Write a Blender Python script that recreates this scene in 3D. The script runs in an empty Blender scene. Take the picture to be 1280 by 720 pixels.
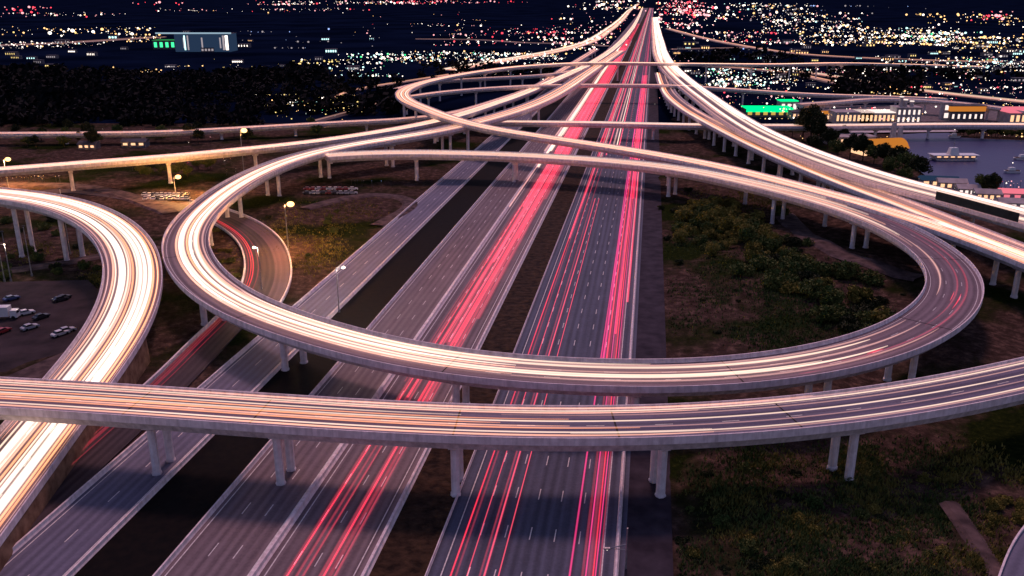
import bpy, bmesh, math, random
from mathutils import Vector, Matrix
R = math.radians
rnd = random.Random(7)
sc = bpy.context.scene

# ------------------------------------------------------------------ camera
H, F, PITCH = 85.0, 1100.0, math.atan(366/1100.0)
cam = bpy.data.cameras.new('camera'); cam_o = bpy.data.objects.new('camera', cam)
sc.collection.objects.link(cam_o); sc.camera = cam_o
cam_o.location = (0, 0, H); cam_o.rotation_euler = (R(90)-PITCH, 0, 0)
cam.sensor_width = 36; cam.lens = 36*F/1280; cam.clip_start = 1; cam.clip_end = 60000

# ------------------------------------------------------------------ light
SUN_EL, SUN_AZ = 56.0, 4.0          # the glow comes from beyond the junction, shadows fall towards the camera
w = bpy.data.worlds.new('World'); sc.world = w; w.use_nodes = True
nt = w.node_tree; nt.nodes.clear()
wo = nt.nodes.new('ShaderNodeOutputWorld'); bg = nt.nodes.new('ShaderNodeBackground'); sky = nt.nodes.new('ShaderNodeTexSky')
sky.sky_type = 'NISHITA'; sky.sun_disc = False
sky.sun_elevation = R(SUN_EL); sky.sun_rotation = R(SUN_AZ)
bg.inputs['Strength'].default_value = 0.072
vt = nt.nodes.new('ShaderNodeMix'); vt.data_type = 'RGBA'; vt.blend_type = 'MULTIPLY'; vt.inputs['Factor'].default_value = 1; vt.inputs['B'].default_value = (1.12, .84, 1.05, 1)   # violet dusk
nt.links.new(sky.outputs[0], vt.inputs['A']); nt.links.new(vt.outputs['Result'], bg.inputs[0]); nt.links.new(bg.outputs[0], wo.inputs[0])
sl = bpy.data.lights.new('sun', 'SUN'); sl.energy = 1.3; sl.angle = R(10); sl.color = (1.0, .52, .54)
so = bpy.data.objects.new('sun', sl); sc.collection.objects.link(so)
sdir = Vector((math.sin(R(SUN_AZ))*math.cos(R(SUN_EL)), math.cos(R(SUN_AZ))*math.cos(R(SUN_EL)), math.sin(R(SUN_EL))))
so.rotation_euler = sdir.to_track_quat('Z', 'Y').to_euler()
sc.view_settings.view_transform = 'Standard'; sc.view_settings.look = 'None'
sc.cycles.transparent_max_bounces = 64
sc.view_settings.gamma = 1; sc.view_settings.exposure = 0.18; sc.view_settings.use_curve_mapping = False

# ------------------------------------------------------------------ helpers
SP, CP = math.sin(PITCH), math.cos(PITCH)
def P(px, py, z=0.0):
    """a point of the place seen at (px, py) at height z"""
    u, v = (px-640)/F, (py-360)/F
    t = (H-z)/(SP+v*CP)
    return Vector((u*t, (CP-v*SP)*t, z))

def link(o, parent=None):
    sc.collection.objects.link(o)
    if parent: o.parent = parent
    return o
def tag(o, label=None, cat=None, group=None, kind=None):
    if label: o['label'] = label
    if cat: o['category'] = cat
    if group: o['group'] = group
    if kind: o['kind'] = kind
    return o
def empty(name, loc=(0, 0, 0), rz=0, **k):
    o = bpy.data.objects.new(name, None); o.location = loc; o.rotation_euler = (0, 0, rz); link(o); o.empty_display_size = 1
    return tag(o, **k)

class MB:
    def __init__(s): s.v = []; s.f = []; s.m = []; s.uv = []
    def add(s, vs, fs, mi=0, uvs=None):
        b = len(s.v); s.v += [tuple(v) for v in vs]
        for i, f in enumerate(fs):
            s.f.append([b+j for j in f]); s.m.append(mi if isinstance(mi, int) else mi[i])
            s.uv.append([uvs[j] for j in f] if uvs else [(0, 0)]*len(f))
        return s
    def box(s, c, size, rz=0, mi=0, taper=1.0):
        cx, cy, cz = c; a, b, h = size[0]/2, size[1]/2, size[2]/2
        ca, sa = math.cos(rz), math.sin(rz); vs = []
        for dz in (-h, h):
            k = taper if dz > 0 else 1
            for dx, dy in ((-a, -b), (a, -b), (a, b), (-a, b)):
                x, y = dx*k, dy*k; vs.append((cx+x*ca-y*sa, cy+x*sa+y*ca, cz+dz))
        return s.add(vs, [(3, 2, 1, 0), (4, 5, 6, 7), (0, 1, 5, 4), (1, 2, 6, 5), (2, 3, 7, 6), (3, 0, 4, 7)], mi)
    def tube(s, p0, p1, r0, r1=None, n=8, mi=0, cap=True):
        r1 = r0 if r1 is None else r1
        p0, p1 = Vector(p0), Vector(p1); d = (p1-p0).normalized()
        a = d.orthogonal().normalized(); b = d.cross(a); vs = []
        for p, r in ((p0, r0), (p1, r1)):
            for i in range(n):
                t = 2*math.pi*i/n; vs.append(p+a*(r*math.cos(t))+b*(r*math.sin(t)))
        fs = [(i, (i+1) % n, n+(i+1) % n, n+i) for i in range(n)]
        if cap: fs += [tuple(reversed(range(n))), tuple(range(n, 2*n))]
        return s.add(vs, fs, mi)
    def ball(s, c, r, seg=8, rings=5, mi=0, sz=1.0):
        vs = [(c[0], c[1], c[2]+r*sz)]; fs = []
        for i in range(1, rings):
            a = math.pi*i/rings
            for j in range(seg):
                t = 2*math.pi*j/seg; vs.append((c[0]+r*math.sin(a)*math.cos(t), c[1]+r*math.sin(a)*math.sin(t), c[2]+r*sz*math.cos(a)))
        vs.append((c[0], c[1], c[2]-r*sz)); L = len(vs)-1
        for j in range(seg): fs.append((0, 1+j, 1+(j+1) % seg)); fs.append((L, L-seg+(j+1) % seg, L-seg+j))
        for i in range(rings-2):
            for j in range(seg):
                a = 1+i*seg+j; b = 1+i*seg+(j+1) % seg; fs.append((a, a+seg, b+seg, b))
        return s.add(vs, fs, mi)
    def build(s, name, mats, parent=None, smooth=False, off=None):
        me = bpy.data.meshes.new(name)
        if off is None and parent is not None and parent.get('_base') is not None: off = Vector(parent['_base'])
        vs = s.v if off is None else [(x-off[0], y-off[1], z-off[2]) for x, y, z in s.v]
        me.from_pydata(vs, [], s.f)
        for m in (mats if isinstance(mats, (list, tuple)) else [mats]): me.materials.append(m)
        me.polygons.foreach_set('material_index', s.m)
        uvl = me.uv_layers.new(name='UVMap'); flat = [c for f in s.uv for q in f for c in q]
        uvl.data.foreach_set('uv', flat)
        if smooth: me.polygons.foreach_set('use_smooth', [True]*len(me.polygons))
        me.update()
        return link(bpy.data.objects.new(name, me), parent)

def catmull(pts, step=4.0):
    pts = [Vector(p) for p in pts]; out = []
    ext = [pts[0]*2-pts[1]]+pts+[pts[-1]*2-pts[-2]]
    for i in range(1, len(ext)-2):
        a, b, c, d = ext[i-1:i+3]
        # centripetal spacing keeps unequal control points smooth
        t0 = 0; t1 = t0+max((b-a).length, 1e-3)**.5; t2 = t1+max((c-b).length, 1e-3)**.5; t3 = t2+max((d-c).length, 1e-3)**.5
        n = max(2, int((c-b).length/2.0)); n = min(n, 400)
        for k in range(n):
            t = t1+(t2-t1)*k/n
            A1 = a*((t1-t)/(t1-t0))+b*((t-t0)/(t1-t0)); A2 = b*((t2-t)/(t2-t1))+c*((t-t1)/(t2-t1)); A3 = c*((t3-t)/(t3-t2))+d*((t-t2)/(t3-t2))
            B1 = A1*((t2-t)/(t2-t0))+A2*((t-t0)/(t2-t0)); B2 = A2*((t3-t)/(t3-t1))+A3*((t-t1)/(t3-t1))
            out.append(B1*((t2-t)/(t2-t1))+B2*((t-t1)/(t2-t1)))
    out.append(pts[-1])
    return resample(out, step)
def resample(pts, step):
    L = [0]
    for i in range(1, len(pts)): L.append(L[-1]+(pts[i]-pts[i-1]).length)
    n = max(2, int(L[-1]/step)); res = []; j = 0
    for k in range(n+1):
        s = L[-1]*k/n
        while j < len(L)-2 and L[j+1] < s: j += 1
        t = (s-L[j])/max(L[j+1]-L[j], 1e-6); res.append(pts[j].lerp(pts[j+1], min(max(t, 0), 1)))
    return res
def smooth(pts, it):
    for _ in range(it):
        pts = [pts[0]]+[(pts[i-1]+pts[i]*2+pts[i+1])/4 for i in range(1, len(pts)-1)]+[pts[-1]]
    return pts

class Path:
    def __init__(s, ctrl, step=4.0, sm=25):
        s.p = smooth(catmull(ctrl, step), sm) ; n = len(s.p); s.s = [0.0]; s.r = []
        for i in range(1, n): s.s.append(s.s[-1]+(s.p[i]-s.p[i-1]).length)
        for i in range(n):
            d = s.p[min(i+1, n-1)]-s.p[max(i-1, 0)]; d.z = 0; d.normalize(); s.r.append(Vector((d.y, -d.x, 0)))
        s.L = s.s[-1]
    def at(s, dist, off=0, dz=0):
        dist = min(max(dist, 0), s.L)
        import bisect
        i = min(max(bisect.bisect_right(s.s, dist)-1, 0), len(s.p)-2); t = (dist-s.s[i])/max(s.s[i+1]-s.s[i], 1e-6)
        r = s.r[i].lerp(s.r[i+1], t); return s.p[i].lerp(s.p[i+1], t)+r*off+Vector((0, 0, dz))
    def dir(s, dist):
        d = s.at(dist+1)-s.at(dist-1); return math.atan2(d.y, d.x)
    def sub(s, a, b):
        """indices plus exact end stations"""
        st = [a]+[q for q in s.s if a+.5 < q < b-.5]+[b]
        return st
    def near_px(s, px, py=None):
        best = None
        for i, p in enumerate(s.p):
            v = p-Vector((0, 0, H)); fw = v.y*CP-v.z*SP; up = v.y*SP+v.z*CP
            if fw <= 1: continue
            qx = 640+F*v.x/fw; qy = 360-F*up/fw
            e = (qx-px)**2+((qy-py)**2 if py is not None else 0)
            if best is None or e < best[0]: best = (e, s.s[i])
        return best[1]

def sweep(mb, path, prof, a=None, b=None, closed=True, mi=0, stations=None, caps=True):
    a = 0 if a is None else a; b = path.L if b is None else b
    st = stations or path.sub(a, b); n = len(prof); vs = []; uvs = []
    for q in st:
        for (o, dz) in prof:
            vs.append(path.at(q, o, dz)); uvs.append((o, q))
    fs = []; mis = []
    m = n if closed else n-1
    for i in range(len(st)-1):
        for j in range(m):
            k = (j+1) % n
            fs.append((i*n+j, i*n+k, (i+1)*n+k, (i+1)*n+j)); mis.append(mi if isinstance(mi, int) else mi[j])
    if closed and caps:
        fs.append(tuple(range(n))[::-1]); fs.append(tuple(range((len(st)-1)*n, len(st)*n)))
        q = mi if isinstance(mi, int) else mi[-1]; mis += [q, q]
    mb.add(vs, fs, mis, uvs); return mb

# ------------------------------------------------------------------ materials
def mat(name):
    m = bpy.data.materials.new(name); m.use_nodes = True; nt = m.node_tree; nt.nodes.clear()
    o = nt.nodes.new('ShaderNodeOutputMaterial'); b = nt.nodes.new('ShaderNodeBsdfPrincipled'); nt.links.new(b.outputs[0], o.inputs[0])
    return m, nt, b
def noisy(name, c1, c2, scale=1.0, rough=.85, detail=6, bump=0.0, c3=None, scale2=None, spec=.12, metallic=0):
    m, nt, b = mat(name); N = nt.nodes.new; L = nt.links.new
    g = N('ShaderNodeNewGeometry'); n = N('ShaderNodeTexNoise'); n.inputs['Scale'].default_value = scale; n.inputs['Detail'].default_value = detail
    r = N('ShaderNodeValToRGB'); r.color_ramp.elements[0].color = (*c1, 1); r.color_ramp.elements[1].color = (*c2, 1)
    r.color_ramp.elements[0].position = .35; r.color_ramp.elements[1].position = .65
    L(g.outputs['Position'], n.inputs['Vector']); L(n.outputs['Fac'], r.inputs['Fac']); col = r.outputs['Color']
    if c3:
        n2 = N('ShaderNodeTexNoise'); n2.inputs['Scale'].default_value = scale2; n2.inputs['Detail'].default_value = 5
        r2 = N('ShaderNodeValToRGB'); r2.color_ramp.elements[0].position = .47; r2.color_ramp.elements[1].position = .6
        mx = N('ShaderNodeMix'); mx.data_type = 'RGBA'; L(g.outputs['Position'], n2.inputs['Vector']); L(n2.outputs['Fac'], r2.inputs['Fac'])
        L(r2.outputs['Color'], mx.inputs['Factor']); L(col, mx.inputs['A']); mx.inputs['B'].default_value = (*c3, 1); col = mx.outputs['Result']
    L(col, b.inputs['Base Color']); b.inputs['Roughness'].default_value = rough; b.inputs['Specular IOR Level'].default_value = spec; b.inputs['Metallic'].default_value = metallic
    if bump:
        bp = N('ShaderNodeBump'); bp.inputs['Strength'].default_value = bump; bp.inputs['Distance'].default_value = 1.0/scale if scale > 0 else 1
        L(n.outputs['Fac'], bp.inputs['Height']); L(bp.outputs[0], b.inputs['Normal'])
    return m
def stain(m, amount=.35):
    nt = m.node_tree; N = nt.nodes.new; L = nt.links.new; b = [n for n in nt.nodes if n.type == 'BSDF_PRINCIPLED'][0]; src = b.inputs['Base Color'].links[0].from_socket
    g = N('ShaderNodeNewGeometry'); mp = N('ShaderNodeMapping'); mp.inputs['Scale'].default_value = (.9, .9, .07); n = N('ShaderNodeTexNoise'); n.inputs['Scale'].default_value = 1; n.inputs['Detail'].default_value = 7; n.inputs['Roughness'].default_value = .7
    L(g.outputs['Position'], mp.inputs[0]); L(mp.outputs[0], n.inputs['Vector'])
    r = N('ShaderNodeMapRange'); r.inputs['From Min'].default_value = .45; r.inputs['From Max'].default_value = .7; r.inputs['To Max'].default_value = amount; L(n.outputs['Fac'], r.inputs[0])
    mx = N('ShaderNodeMix'); mx.data_type = 'RGBA'; L(r.outputs[0], mx.inputs['Factor']); L(src, mx.inputs['A']); mx.inputs['B'].default_value = (.09, .07, .06, 1); L(mx.outputs['Result'], b.inputs['Base Color'])
def pavement(name, base, dark, lane=3.6, shift=0.0, rough=.75, spec=.15):
    """road surface: grain, long tyre-worn bands following the road (uv.x = metres across), patches and tar seams"""
    m, nt, b = mat(name); N = nt.nodes.new; L = nt.links.new
    uv = N('ShaderNodeUVMap'); sp = N('ShaderNodeSeparateXYZ'); L(uv.outputs[0], sp.inputs[0])
    # stretched noise
    cb = N('ShaderNodeCombineXYZ'); mv = N('ShaderNodeMath'); mv.operation = 'MULTIPLY'; mv.inputs[1].default_value = .02; L(sp.outputs['Y'], mv.inputs[0])
    L(sp.outputs['X'], cb.inputs['X']); L(mv.outputs[0], cb.inputs['Y'])
    n1 = N('ShaderNodeTexNoise'); n1.inputs['Scale'].default_value = 1.1; n1.inputs['Detail'].default_value = 5; L(cb.outputs[0], n1.inputs['Vector'])
    # wheel tracks
    w1 = N('ShaderNodeMath'); w1.operation = 'MULTIPLY_ADD'; w1.inputs[1].default_value = 2*math.pi/(lane/2); w1.inputs[2].default_value = shift; L(sp.outputs['X'], w1.inputs[0])
    w2 = N('ShaderNodeMath'); w2.operation = 'SINE'; L(w1.outputs[0], w2.inputs[0])
    w3 = N('ShaderNodeMath'); w3.operation = 'MULTIPLY_ADD'; w3.inputs[1].default_value = .2; w3.inputs[2].default_value = 0; L(w2.outputs[0], w3.inputs[0])
    g = N('ShaderNodeNewGeometry'); n2 = N('ShaderNodeTexNoise'); n2.inputs['Scale'].default_value = .05; n2.inputs['Detail'].default_value = 8; n2.inputs['Roughness'].default_value = .7; L(g.outputs['Position'], n2.inputs['Vector'])
    n3 = N('ShaderNodeTexNoise'); n3.inputs['Scale'].default_value = 2.2; n3.inputs['Detail'].default_value = 3; L(g.outputs['Position'], n3.inputs['Vector'])
    a1 = N('ShaderNodeMath'); a1.operation = 'ADD'; L(n1.outputs['Fac'], a1.inputs[0]); L(w3.outputs[0], a1.inputs[1])
    a2 = N('ShaderNodeMath'); a2.operation = 'MULTIPLY_ADD'; a2.inputs[1].default_value = 1.0; L(n2.outputs['Fac'], a2.inputs[0]); L(a1.outputs[0], a2.inputs[2])
    n2.inputs['Scale'].default_value = .035; n2.inputs['Roughness'].default_value = .8
    a3 = N('ShaderNodeMath'); a3.operation = 'MULTIPLY_ADD'; a3.inputs[1].default_value = .5; L(n3.outputs['Fac'], a3.inputs[0]); L(a2.outputs[0], a3.inputs[2])
    r = N('ShaderNodeMapRange'); r.inputs['From Min'].default_value = .95; r.inputs['From Max'].default_value = 1.55; L(a3.outputs[0], r.inputs[0])
    mx = N('ShaderNodeMix'); mx.data_type = 'RGBA'; mx.inputs['A'].default_value = (*dark, 1); mx.inputs['B'].default_value = (*base, 1); L(r.outputs[0], mx.inputs['Factor'])
    L(mx.outputs['Result'], b.inputs['Base Color']); b.inputs['Roughness'].default_value = rough; b.inputs['Specular IOR Level'].default_value = spec
    return m
def emit(name, col, strength, sample='AUTO'):
    m = bpy.data.materials.new(name); m.use_nodes = True; nt = m.node_tree; nt.nodes.clear()
    o = nt.nodes.new('ShaderNodeOutputMaterial'); e = nt.nodes.new('ShaderNodeEmission'); e.inputs[0].default_value = (*col, 1); e.inputs[1].default_value = strength
    nt.links.new(e.outputs[0], o.inputs[0]); m.cycles.emission_sampling = sample
    return m

M = {}
M['deck'] = pavement('bridge_deck', (.22, .17, .19), (.12, .09, .105))
M['deck_dark'] = pavement('bridge_deck_dark', (.13, .12, .19), (.07, .065, .10))
M['free'] = pavement('freeway_concrete', (.22, .175, .185), (.12, .092, .102))
M['free_dark'] = pavement('freeway_asphalt', (.10, .115, .165), (.05, .058, .085))
M['front'] = pavement('frontage_concrete', (.17, .17, .235), (.10, .10, .14))
M['side'] = pavement('side_asphalt', (.065, .048, .055), (.030, .022, .026))
M['side2'] = pavement('side_concrete', (.12, .08, .10), (.07, .045, .058))
M['conc'] = noisy('weathered_concrete', (.46, .42, .41), (.66, .61, .59), .8, .85, 8)
M['rail'] = noisy('barrier_concrete', (.72, .62, .61), (.90, .80, .79), .7, .8, 8)
stain(M['conc'])
M['pier'] = noisy('headlit_pier_concrete', (.68, .62, .62), (.86, .80, .80), .8, .85, 8); stain(M['pier'], .3)  # paler copy of the concrete, with headlight brightness on the columns put in
M['brick'] = noisy('stained_brown_wall', (.14, .075, .045), (.30, .18, .11), .5, .9, 8)
stain(M['rail'], .35)
M['paint'] = noisy('road_paint', (.55, .53, .50), (.78, .76, .72), 1.5, .6)
M['joint'] = noisy('rubber_joint', (.015, .015, .015), (.03, .03, .03), 3)
M['steel'] = noisy('galvanised_steel', (.25, .25, .26), (.4, .4, .4), 2, .45, metallic=.7)
M['dark'] = noisy('dark_metal', (.03, .03, .03), (.06, .06, .06), 2, .5)
M['rubber'] = noisy('tyre_rubber', (.01, .01, .01), (.02, .02, .02), 4, .8)
M['leaf'] = noisy('leaf_green', (.04, .075, .018), (.12, .13, .035), .35, .8, 3)
M['leaf2'] = noisy('leaf_olive', (.10, .10, .02), (.24, .20, .045), .35, .8, 3)
M['leaf3'] = noisy('leaf_dark', (.012, .022, .008), (.04, .045, .018), .3, .8, 3)
M['bark'] = noisy('bark', (.05, .035, .025), (.09, .06, .04), 2)
M['glass'] = noisy('dark_glass', (.01, .012, .015), (.02, .022, .025), 1, .1, spec=.8)
# lamps seen as strands of light: brightest along the middle of the strand, fading out to its sides
def strand(name, col, strength):
    m = bpy.data.materials.new(name); m.use_nodes = True; nt = m.node_tree; nt.nodes.clear(); N = nt.nodes.new; L = nt.links.new
    o = N('ShaderNodeOutputMaterial'); e = N('ShaderNodeEmission'); t = N('ShaderNodeBsdfTransparent'); a = N('ShaderNodeAddShader')
    uv = N('ShaderNodeUVMap'); sp = N('ShaderNodeSeparateXYZ'); L(uv.outputs[0], sp.inputs[0])
    sq = N('ShaderNodeMath'); sq.operation = 'MULTIPLY'; L(sp.outputs['X'], sq.inputs[0]); L(sp.outputs['X'], sq.inputs[1])
    iv = N('ShaderNodeMath'); iv.operation = 'SUBTRACT'; iv.use_clamp = True; iv.inputs[0].default_value = 1; L(sq.outputs[0], iv.inputs[1])
    pw = N('ShaderNodeMath'); pw.operation = 'POWER'; pw.inputs[1].default_value = 1.6; L(iv.outputs[0], pw.inputs[0])
    # the strand is made of many passing lamps, so its strength wanders slowly along the road
    cb = N('ShaderNodeCombineXYZ'); sc1 = N('ShaderNodeMath'); sc1.operation = 'MULTIPLY'; sc1.inputs[1].default_value = .012; L(sp.outputs['Y'], sc1.inputs[0])
    sc2 = N('ShaderNodeMath'); sc2.operation = 'MULTIPLY'; sc2.inputs[1].default_value = 2.2; L(sp.outputs['X'], sc2.inputs[0]); L(sc1.outputs[0], cb.inputs['Y']); L(sc2.outputs[0], cb.inputs['X'])
    oi = N('ShaderNodeObjectInfo'); rz = N('ShaderNodeMath'); rz.operation = 'MULTIPLY'; rz.inputs[1].default_value = 37; L(oi.outputs['Random'], rz.inputs[0]); L(rz.outputs[0], cb.inputs['Z'])
    nz = N('ShaderNodeTexNoise'); nz.inputs['Scale'].default_value = 1.6; nz.inputs['Detail'].default_value = 3; L(cb.outputs[0], nz.inputs['Vector'])
    mr = N('ShaderNodeMapRange'); mr.inputs['From Min'].default_value = .3; mr.inputs['From Max'].default_value = .7; mr.inputs['To Min'].default_value = .45*strength; mr.inputs['To Max'].default_value = 1.4*strength; L(nz.outputs['Fac'], mr.inputs[0])
    ml = N('ShaderNodeMath'); ml.operation = 'MULTIPLY'; L(pw.outputs[0], ml.inputs[0]); L(mr.outputs[0], ml.inputs[1])
    e.inputs[0].default_value = (*col, 1); L(ml.outputs[0], e.inputs[1]); L(e.outputs[0], a.inputs[0]); L(t.outputs[0], a.inputs[1]); L(a.outputs[0], o.inputs[0])
    return m
M['t_white'] = strand('trail_white', (1.0, .70, .53), 0.72)
M['t_hot'] = strand('trail_hot_white', (1.0, .78, .62), 1.0)
M['t_peach'] = strand('trail_peach', (1.0, .45, .29), 0.68)
M['t_amber'] = strand('trail_amber', (1.0, .36, .15), 0.85)  # strength raised to stand for sodium light on the ramp shoulders
M['t_soft'] = strand('trail_soft', (1.0, .50, .42), 0.32)
M['t_pink'] = strand('trail_pink', (1.0, .07, .13), 0.55)
M['t_red'] = strand('trail_red', (1.0, .03, .07), 0.55)
M['t_mag'] = strand('trail_magenta', (.95, .04, .22), 0.5)
M['t_dim'] = strand('trail_dim_red', (.9, .06, .11), 0.14)
def cem(n, c, s): M[n] = emit(n, c, s, 'NONE')
cem('c_white', (1, .86, .74), 2.6); cem('c_warm', (1, .55, .22), 2.0); cem('c_yel', (1, .72, .25), 1.3); cem('c_red', (1, .06, .10), 1.8)
cem('c_pink', (1, .42, .46), 1.5); cem('c_green', (.05, .85, .30), 1.6); cem('c_cyan', (.55, .95, .95), 1.8); cem('c_blue', (.35, .5, 1), 1.5); cem('c_dim', (.7, .6, .65), .5)
M['l_sodium'] = emit('sodium_lamp', (1, .55, .20), 3.2, 'NONE')
M['l_white'] = emit('white_lamp', (1, .8, .6), 6, 'NONE')
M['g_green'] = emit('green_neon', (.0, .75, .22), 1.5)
M['g_orange'] = emit('orange_glow', (1, .33, .05), .5)  # light on canvas, hall roof and upper floor put into their emission
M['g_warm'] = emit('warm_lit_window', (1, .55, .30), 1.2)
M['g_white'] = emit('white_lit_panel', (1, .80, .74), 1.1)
M['g_blue'] = emit('blue_glow', (.10, .20, .42), .16)  # light on the hall front and a shed roof put into their emission
M['g_pink'] = emit('pink_glow', (1, .22, .30), .8)  # pink light on the roofs put into their own emission

# ------------------------------------------------------------------ freeway frame of reference
PHI = math.atan2((818-640)/F, CP+SP*366/F)            # heading of the freeway off +Y
FD = Vector((math.sin(PHI), math.cos(PHI), 0)); FR = Vector((math.cos(PHI), -math.sin(PHI), 0))
def lat(slope):                                        # metres to the right of the camera, for a line drawn towards the vanishing point
    p = P(818-726*slope, 720, 0); return p.dot(FR)
def fp(off, along, z=0): q = FR*off+FD*along; q.z = z; return q
class Straight(Path):
    def __init__(s, off0, a, b, z=0, n=None):
        import bisect
        st = []; q = a
        while q < b: st.append(q); q += max(6, q*.03)
        st.append(b)
        s.p = [fp(off0, q, z) for q in st]; s.s = [0.0]
        for i in range(1, len(st)): s.s.append(s.s[-1]+(s.p[i]-s.p[i-1]).length)
        s.r = [FR.copy() for _ in st]; s.L = s.s[-1]; s.a = a
oRr, oRl = lat(.0689), lat(.3898)
oCr, oCm, oCl = lat(.4988), lat(.688), lat(.852)
oFr, oFl = lat(1.005), lat(1.147)

# ------------------------------------------------------------------ ground
def hgt(x, y):
    off = x*FR.x+y*FR.y
    d = math.hypot(x, y)
    if off < oFl-4 or off > oRr+6:
        e = (oFl-4-off) if off < oFl-4 else off-(oRr+6)
        k = min(1, e/25)*max(0, min(1, (700-d)/200))
        if off < oFl: k *= .25
        n = math.sin(x*.045+1.3)*math.cos(y*.038)+.6*math.sin(x*.11+y*.07)+.35*math.sin(x*.23-y*.19+2)
        if x > 150: k *= max(0, min(1, (400-d)/80))
        return k*(n*1.3+.4)-.05
    return -.05
def axis(vals): 
    out = []
    for a, b, st in vals:
        q = a
        while q < b: out.append(q); q += st
    out.append(vals[-1][1]); return out
xs = axis([(-16000, -2000, 1000), (-2000, -400, 100), (-400, 500, 6), (500, 2000, 100), (2000, 16000, 1000)])
ys = axis([(-600, 60, 60), (60, 700, 6), (700, 2500, 100), (2500, 26000, 1000)])
g = MB(); vs = [(x, y, hgt(x, y)) for y in ys for x in xs]; n = len(xs)
g.add(vs, [(j*n+i, j*n+i+1, (j+1)*n+i+1, (j+1)*n+i) for j in range(len(ys)-1) for i in range(n-1)])
def ground_mat():
    m, nt, b = mat('dry_ground'); N = nt.nodes.new; L = nt.links.new
    g = N('ShaderNodeNewGeometry')
    def noise(sc_, det, ro=.55):
        q = N('ShaderNodeTexNoise'); q.inputs['Scale'].default_value = sc_; q.inputs['Detail'].default_value = det; q.inputs['Roughness'].default_value = ro; L(g.outputs['Position'], q.inputs['Vector']); return q.outputs['Fac']
    def ramp(fac, pts):
        q = N('ShaderNodeValToRGB'); e = q.color_ramp.elements; e[0].position = pts[0][0]; e[0].color = (*pts[0][1], 1); e[1].position = pts[-1][0]; e[1].color = (*pts[-1][1], 1)
        for p, c in pts[1:-1]: k = e.new(p); k.color = (*c, 1)
        L(fac, q.inputs[0]); return q.outputs[0]
    def mix(f, a, b2):
        q = N('ShaderNodeMix'); q.data_type = 'RGBA'; L(f, q.inputs['Factor']); L(a, q.inputs['A']); L(b2, q.inputs['B']); return q.outputs['Result']
    soil = ramp(noise(.35, 9, .7), [(.3, (.020, .013, .010)), (.5, (.058, .038, .031)), (.7, (.17, .108, .085))])
    grass = ramp(noise(.8, 8, .75), [(.3, (.004, .008, .003)), (.55, (.016, .024, .006)), (.75, (.05, .055, .014))])
    f = ramp(noise(.022, 7, .6), [(.40, (0, 0, 0)), (.52, (1, 1, 1))])
    L(mix(f, grass, soil), b.inputs['Base Color']); b.inputs['Roughness'].default_value = 1; b.inputs['Specular IOR Level'].default_value = 0
    bp = N('ShaderNodeBump'); bp.inputs['Strength'].default_value = .8; bp.inputs['Distance'].default_value = .8; L(noise(.9, 8, .7), bp.inputs['Height']); L(bp.outputs[0], b.inputs['Normal'])
    return m
M['ground'] = ground_mat()
M['plain'] = noisy('far_plain_navy', (.001, .003, .010), (.004, .009, .028), .006, 1, 9, spec=0)  # navy haze of the night distance put into the far sheet's colour
tag(g.build('ground', M['ground'], smooth=True), kind='structure')
mb = MB(); mb.add([(-15000, 620, .12), (15000, 620, .12), (15000, 25000, .12), (-15000, 25000, .12)], [(0, 1, 2, 3)])
fpl = mb.build('field', M['plain']); tag(fpl, kind='structure')

def road_sheet(name, o1, o2, a, b, m, z=.01):
    p = Straight((o1+o2)/2, a, b, z); h = abs(o2-o1)/2; mb = MB()
    sweep(mb, p, [(-h, 0), (h, 0)], closed=False); o = mb.build(name, m)
    tag(o, kind='structure'); return o
FAR = 6500
road_sheet('freeway', oRl, oRr+1.5, 60, FAR, M['free_dark'], .20)
road_sheet('freeway', oCl, oCm, 60, FAR, M['free'], .20)
road_sheet('freeway', oCm, oCr, 60, FAR, M['free'], .20)
road_sheet('frontage_road', oFl, oFr, 60, 1300, M['front'], .20)
M['median'] = noisy('median_soil', (.014, .008, .005), (.055, .032, .018), .5, .95, 9, bump=.5)
road_sheet('median', oCr, oRl, 60, FAR, M['median'], .16)
M['verge'] = noisy('verge_soil', (.002, .002, .002), (.007, .005, .004), .6, .95, 9)
road_sheet('verge', oFr, oCl, 60, 1300, M['verge'], .16)
M['gravel'] = noisy('shoulder_gravel', (.022, .018, .026), (.05, .042, .055), .25, .95, 12)
road_sheet('shoulder', oRr+1.5, oRr+9, 60, 1500, M['gravel'], .16)

# painted lines on the ground roads
def line(mb, off, a, b, wd=.15, dash=None, z=.215):
    if dash:
        q = a
        while q < b:
            c = fp(off, q+dash[0]/2, z); mb.add([fp(off-wd/2, q, z), fp(off+wd/2, q, z), fp(off+wd/2, q+dash[0], z), fp(off-wd/2, q+dash[0], z)], [(0, 1, 2, 3)]); q += dash[1]
    else:
        q = a
        while q < b:
            e = min(b, q+max(20, q*.05)); mb.add([fp(off-wd/2, q, z), fp(off+wd/2, q, z), fp(off+wd/2, e, z), fp(off-wd/2, e, z)], [(0, 1, 2, 3)]); q = e
def lanes(name, o1, o2, n, sh, far=900):
    mb = MB(); wd = (o2-o1-2*sh)/n
    line(mb, o1+sh, 60, far, .2); line(mb, o2-sh, 60, far, .2)
    for i in range(1, n): line(mb, o1+sh+wd*i, 62, far, .18, (3.6, 12.2))
    o = mb.build(name, M['paint']); tag(o, kind='structure')
lanes('road_markings', oRl, oRr, 6, 2.0)
lanes('road_markings', oCl, oCm, 3, 1.0)
lanes('road_markings', oCm, oCr, 4, 1.6)
lanes('road_markings', oFl, oFr, 2, 1.0)

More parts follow.
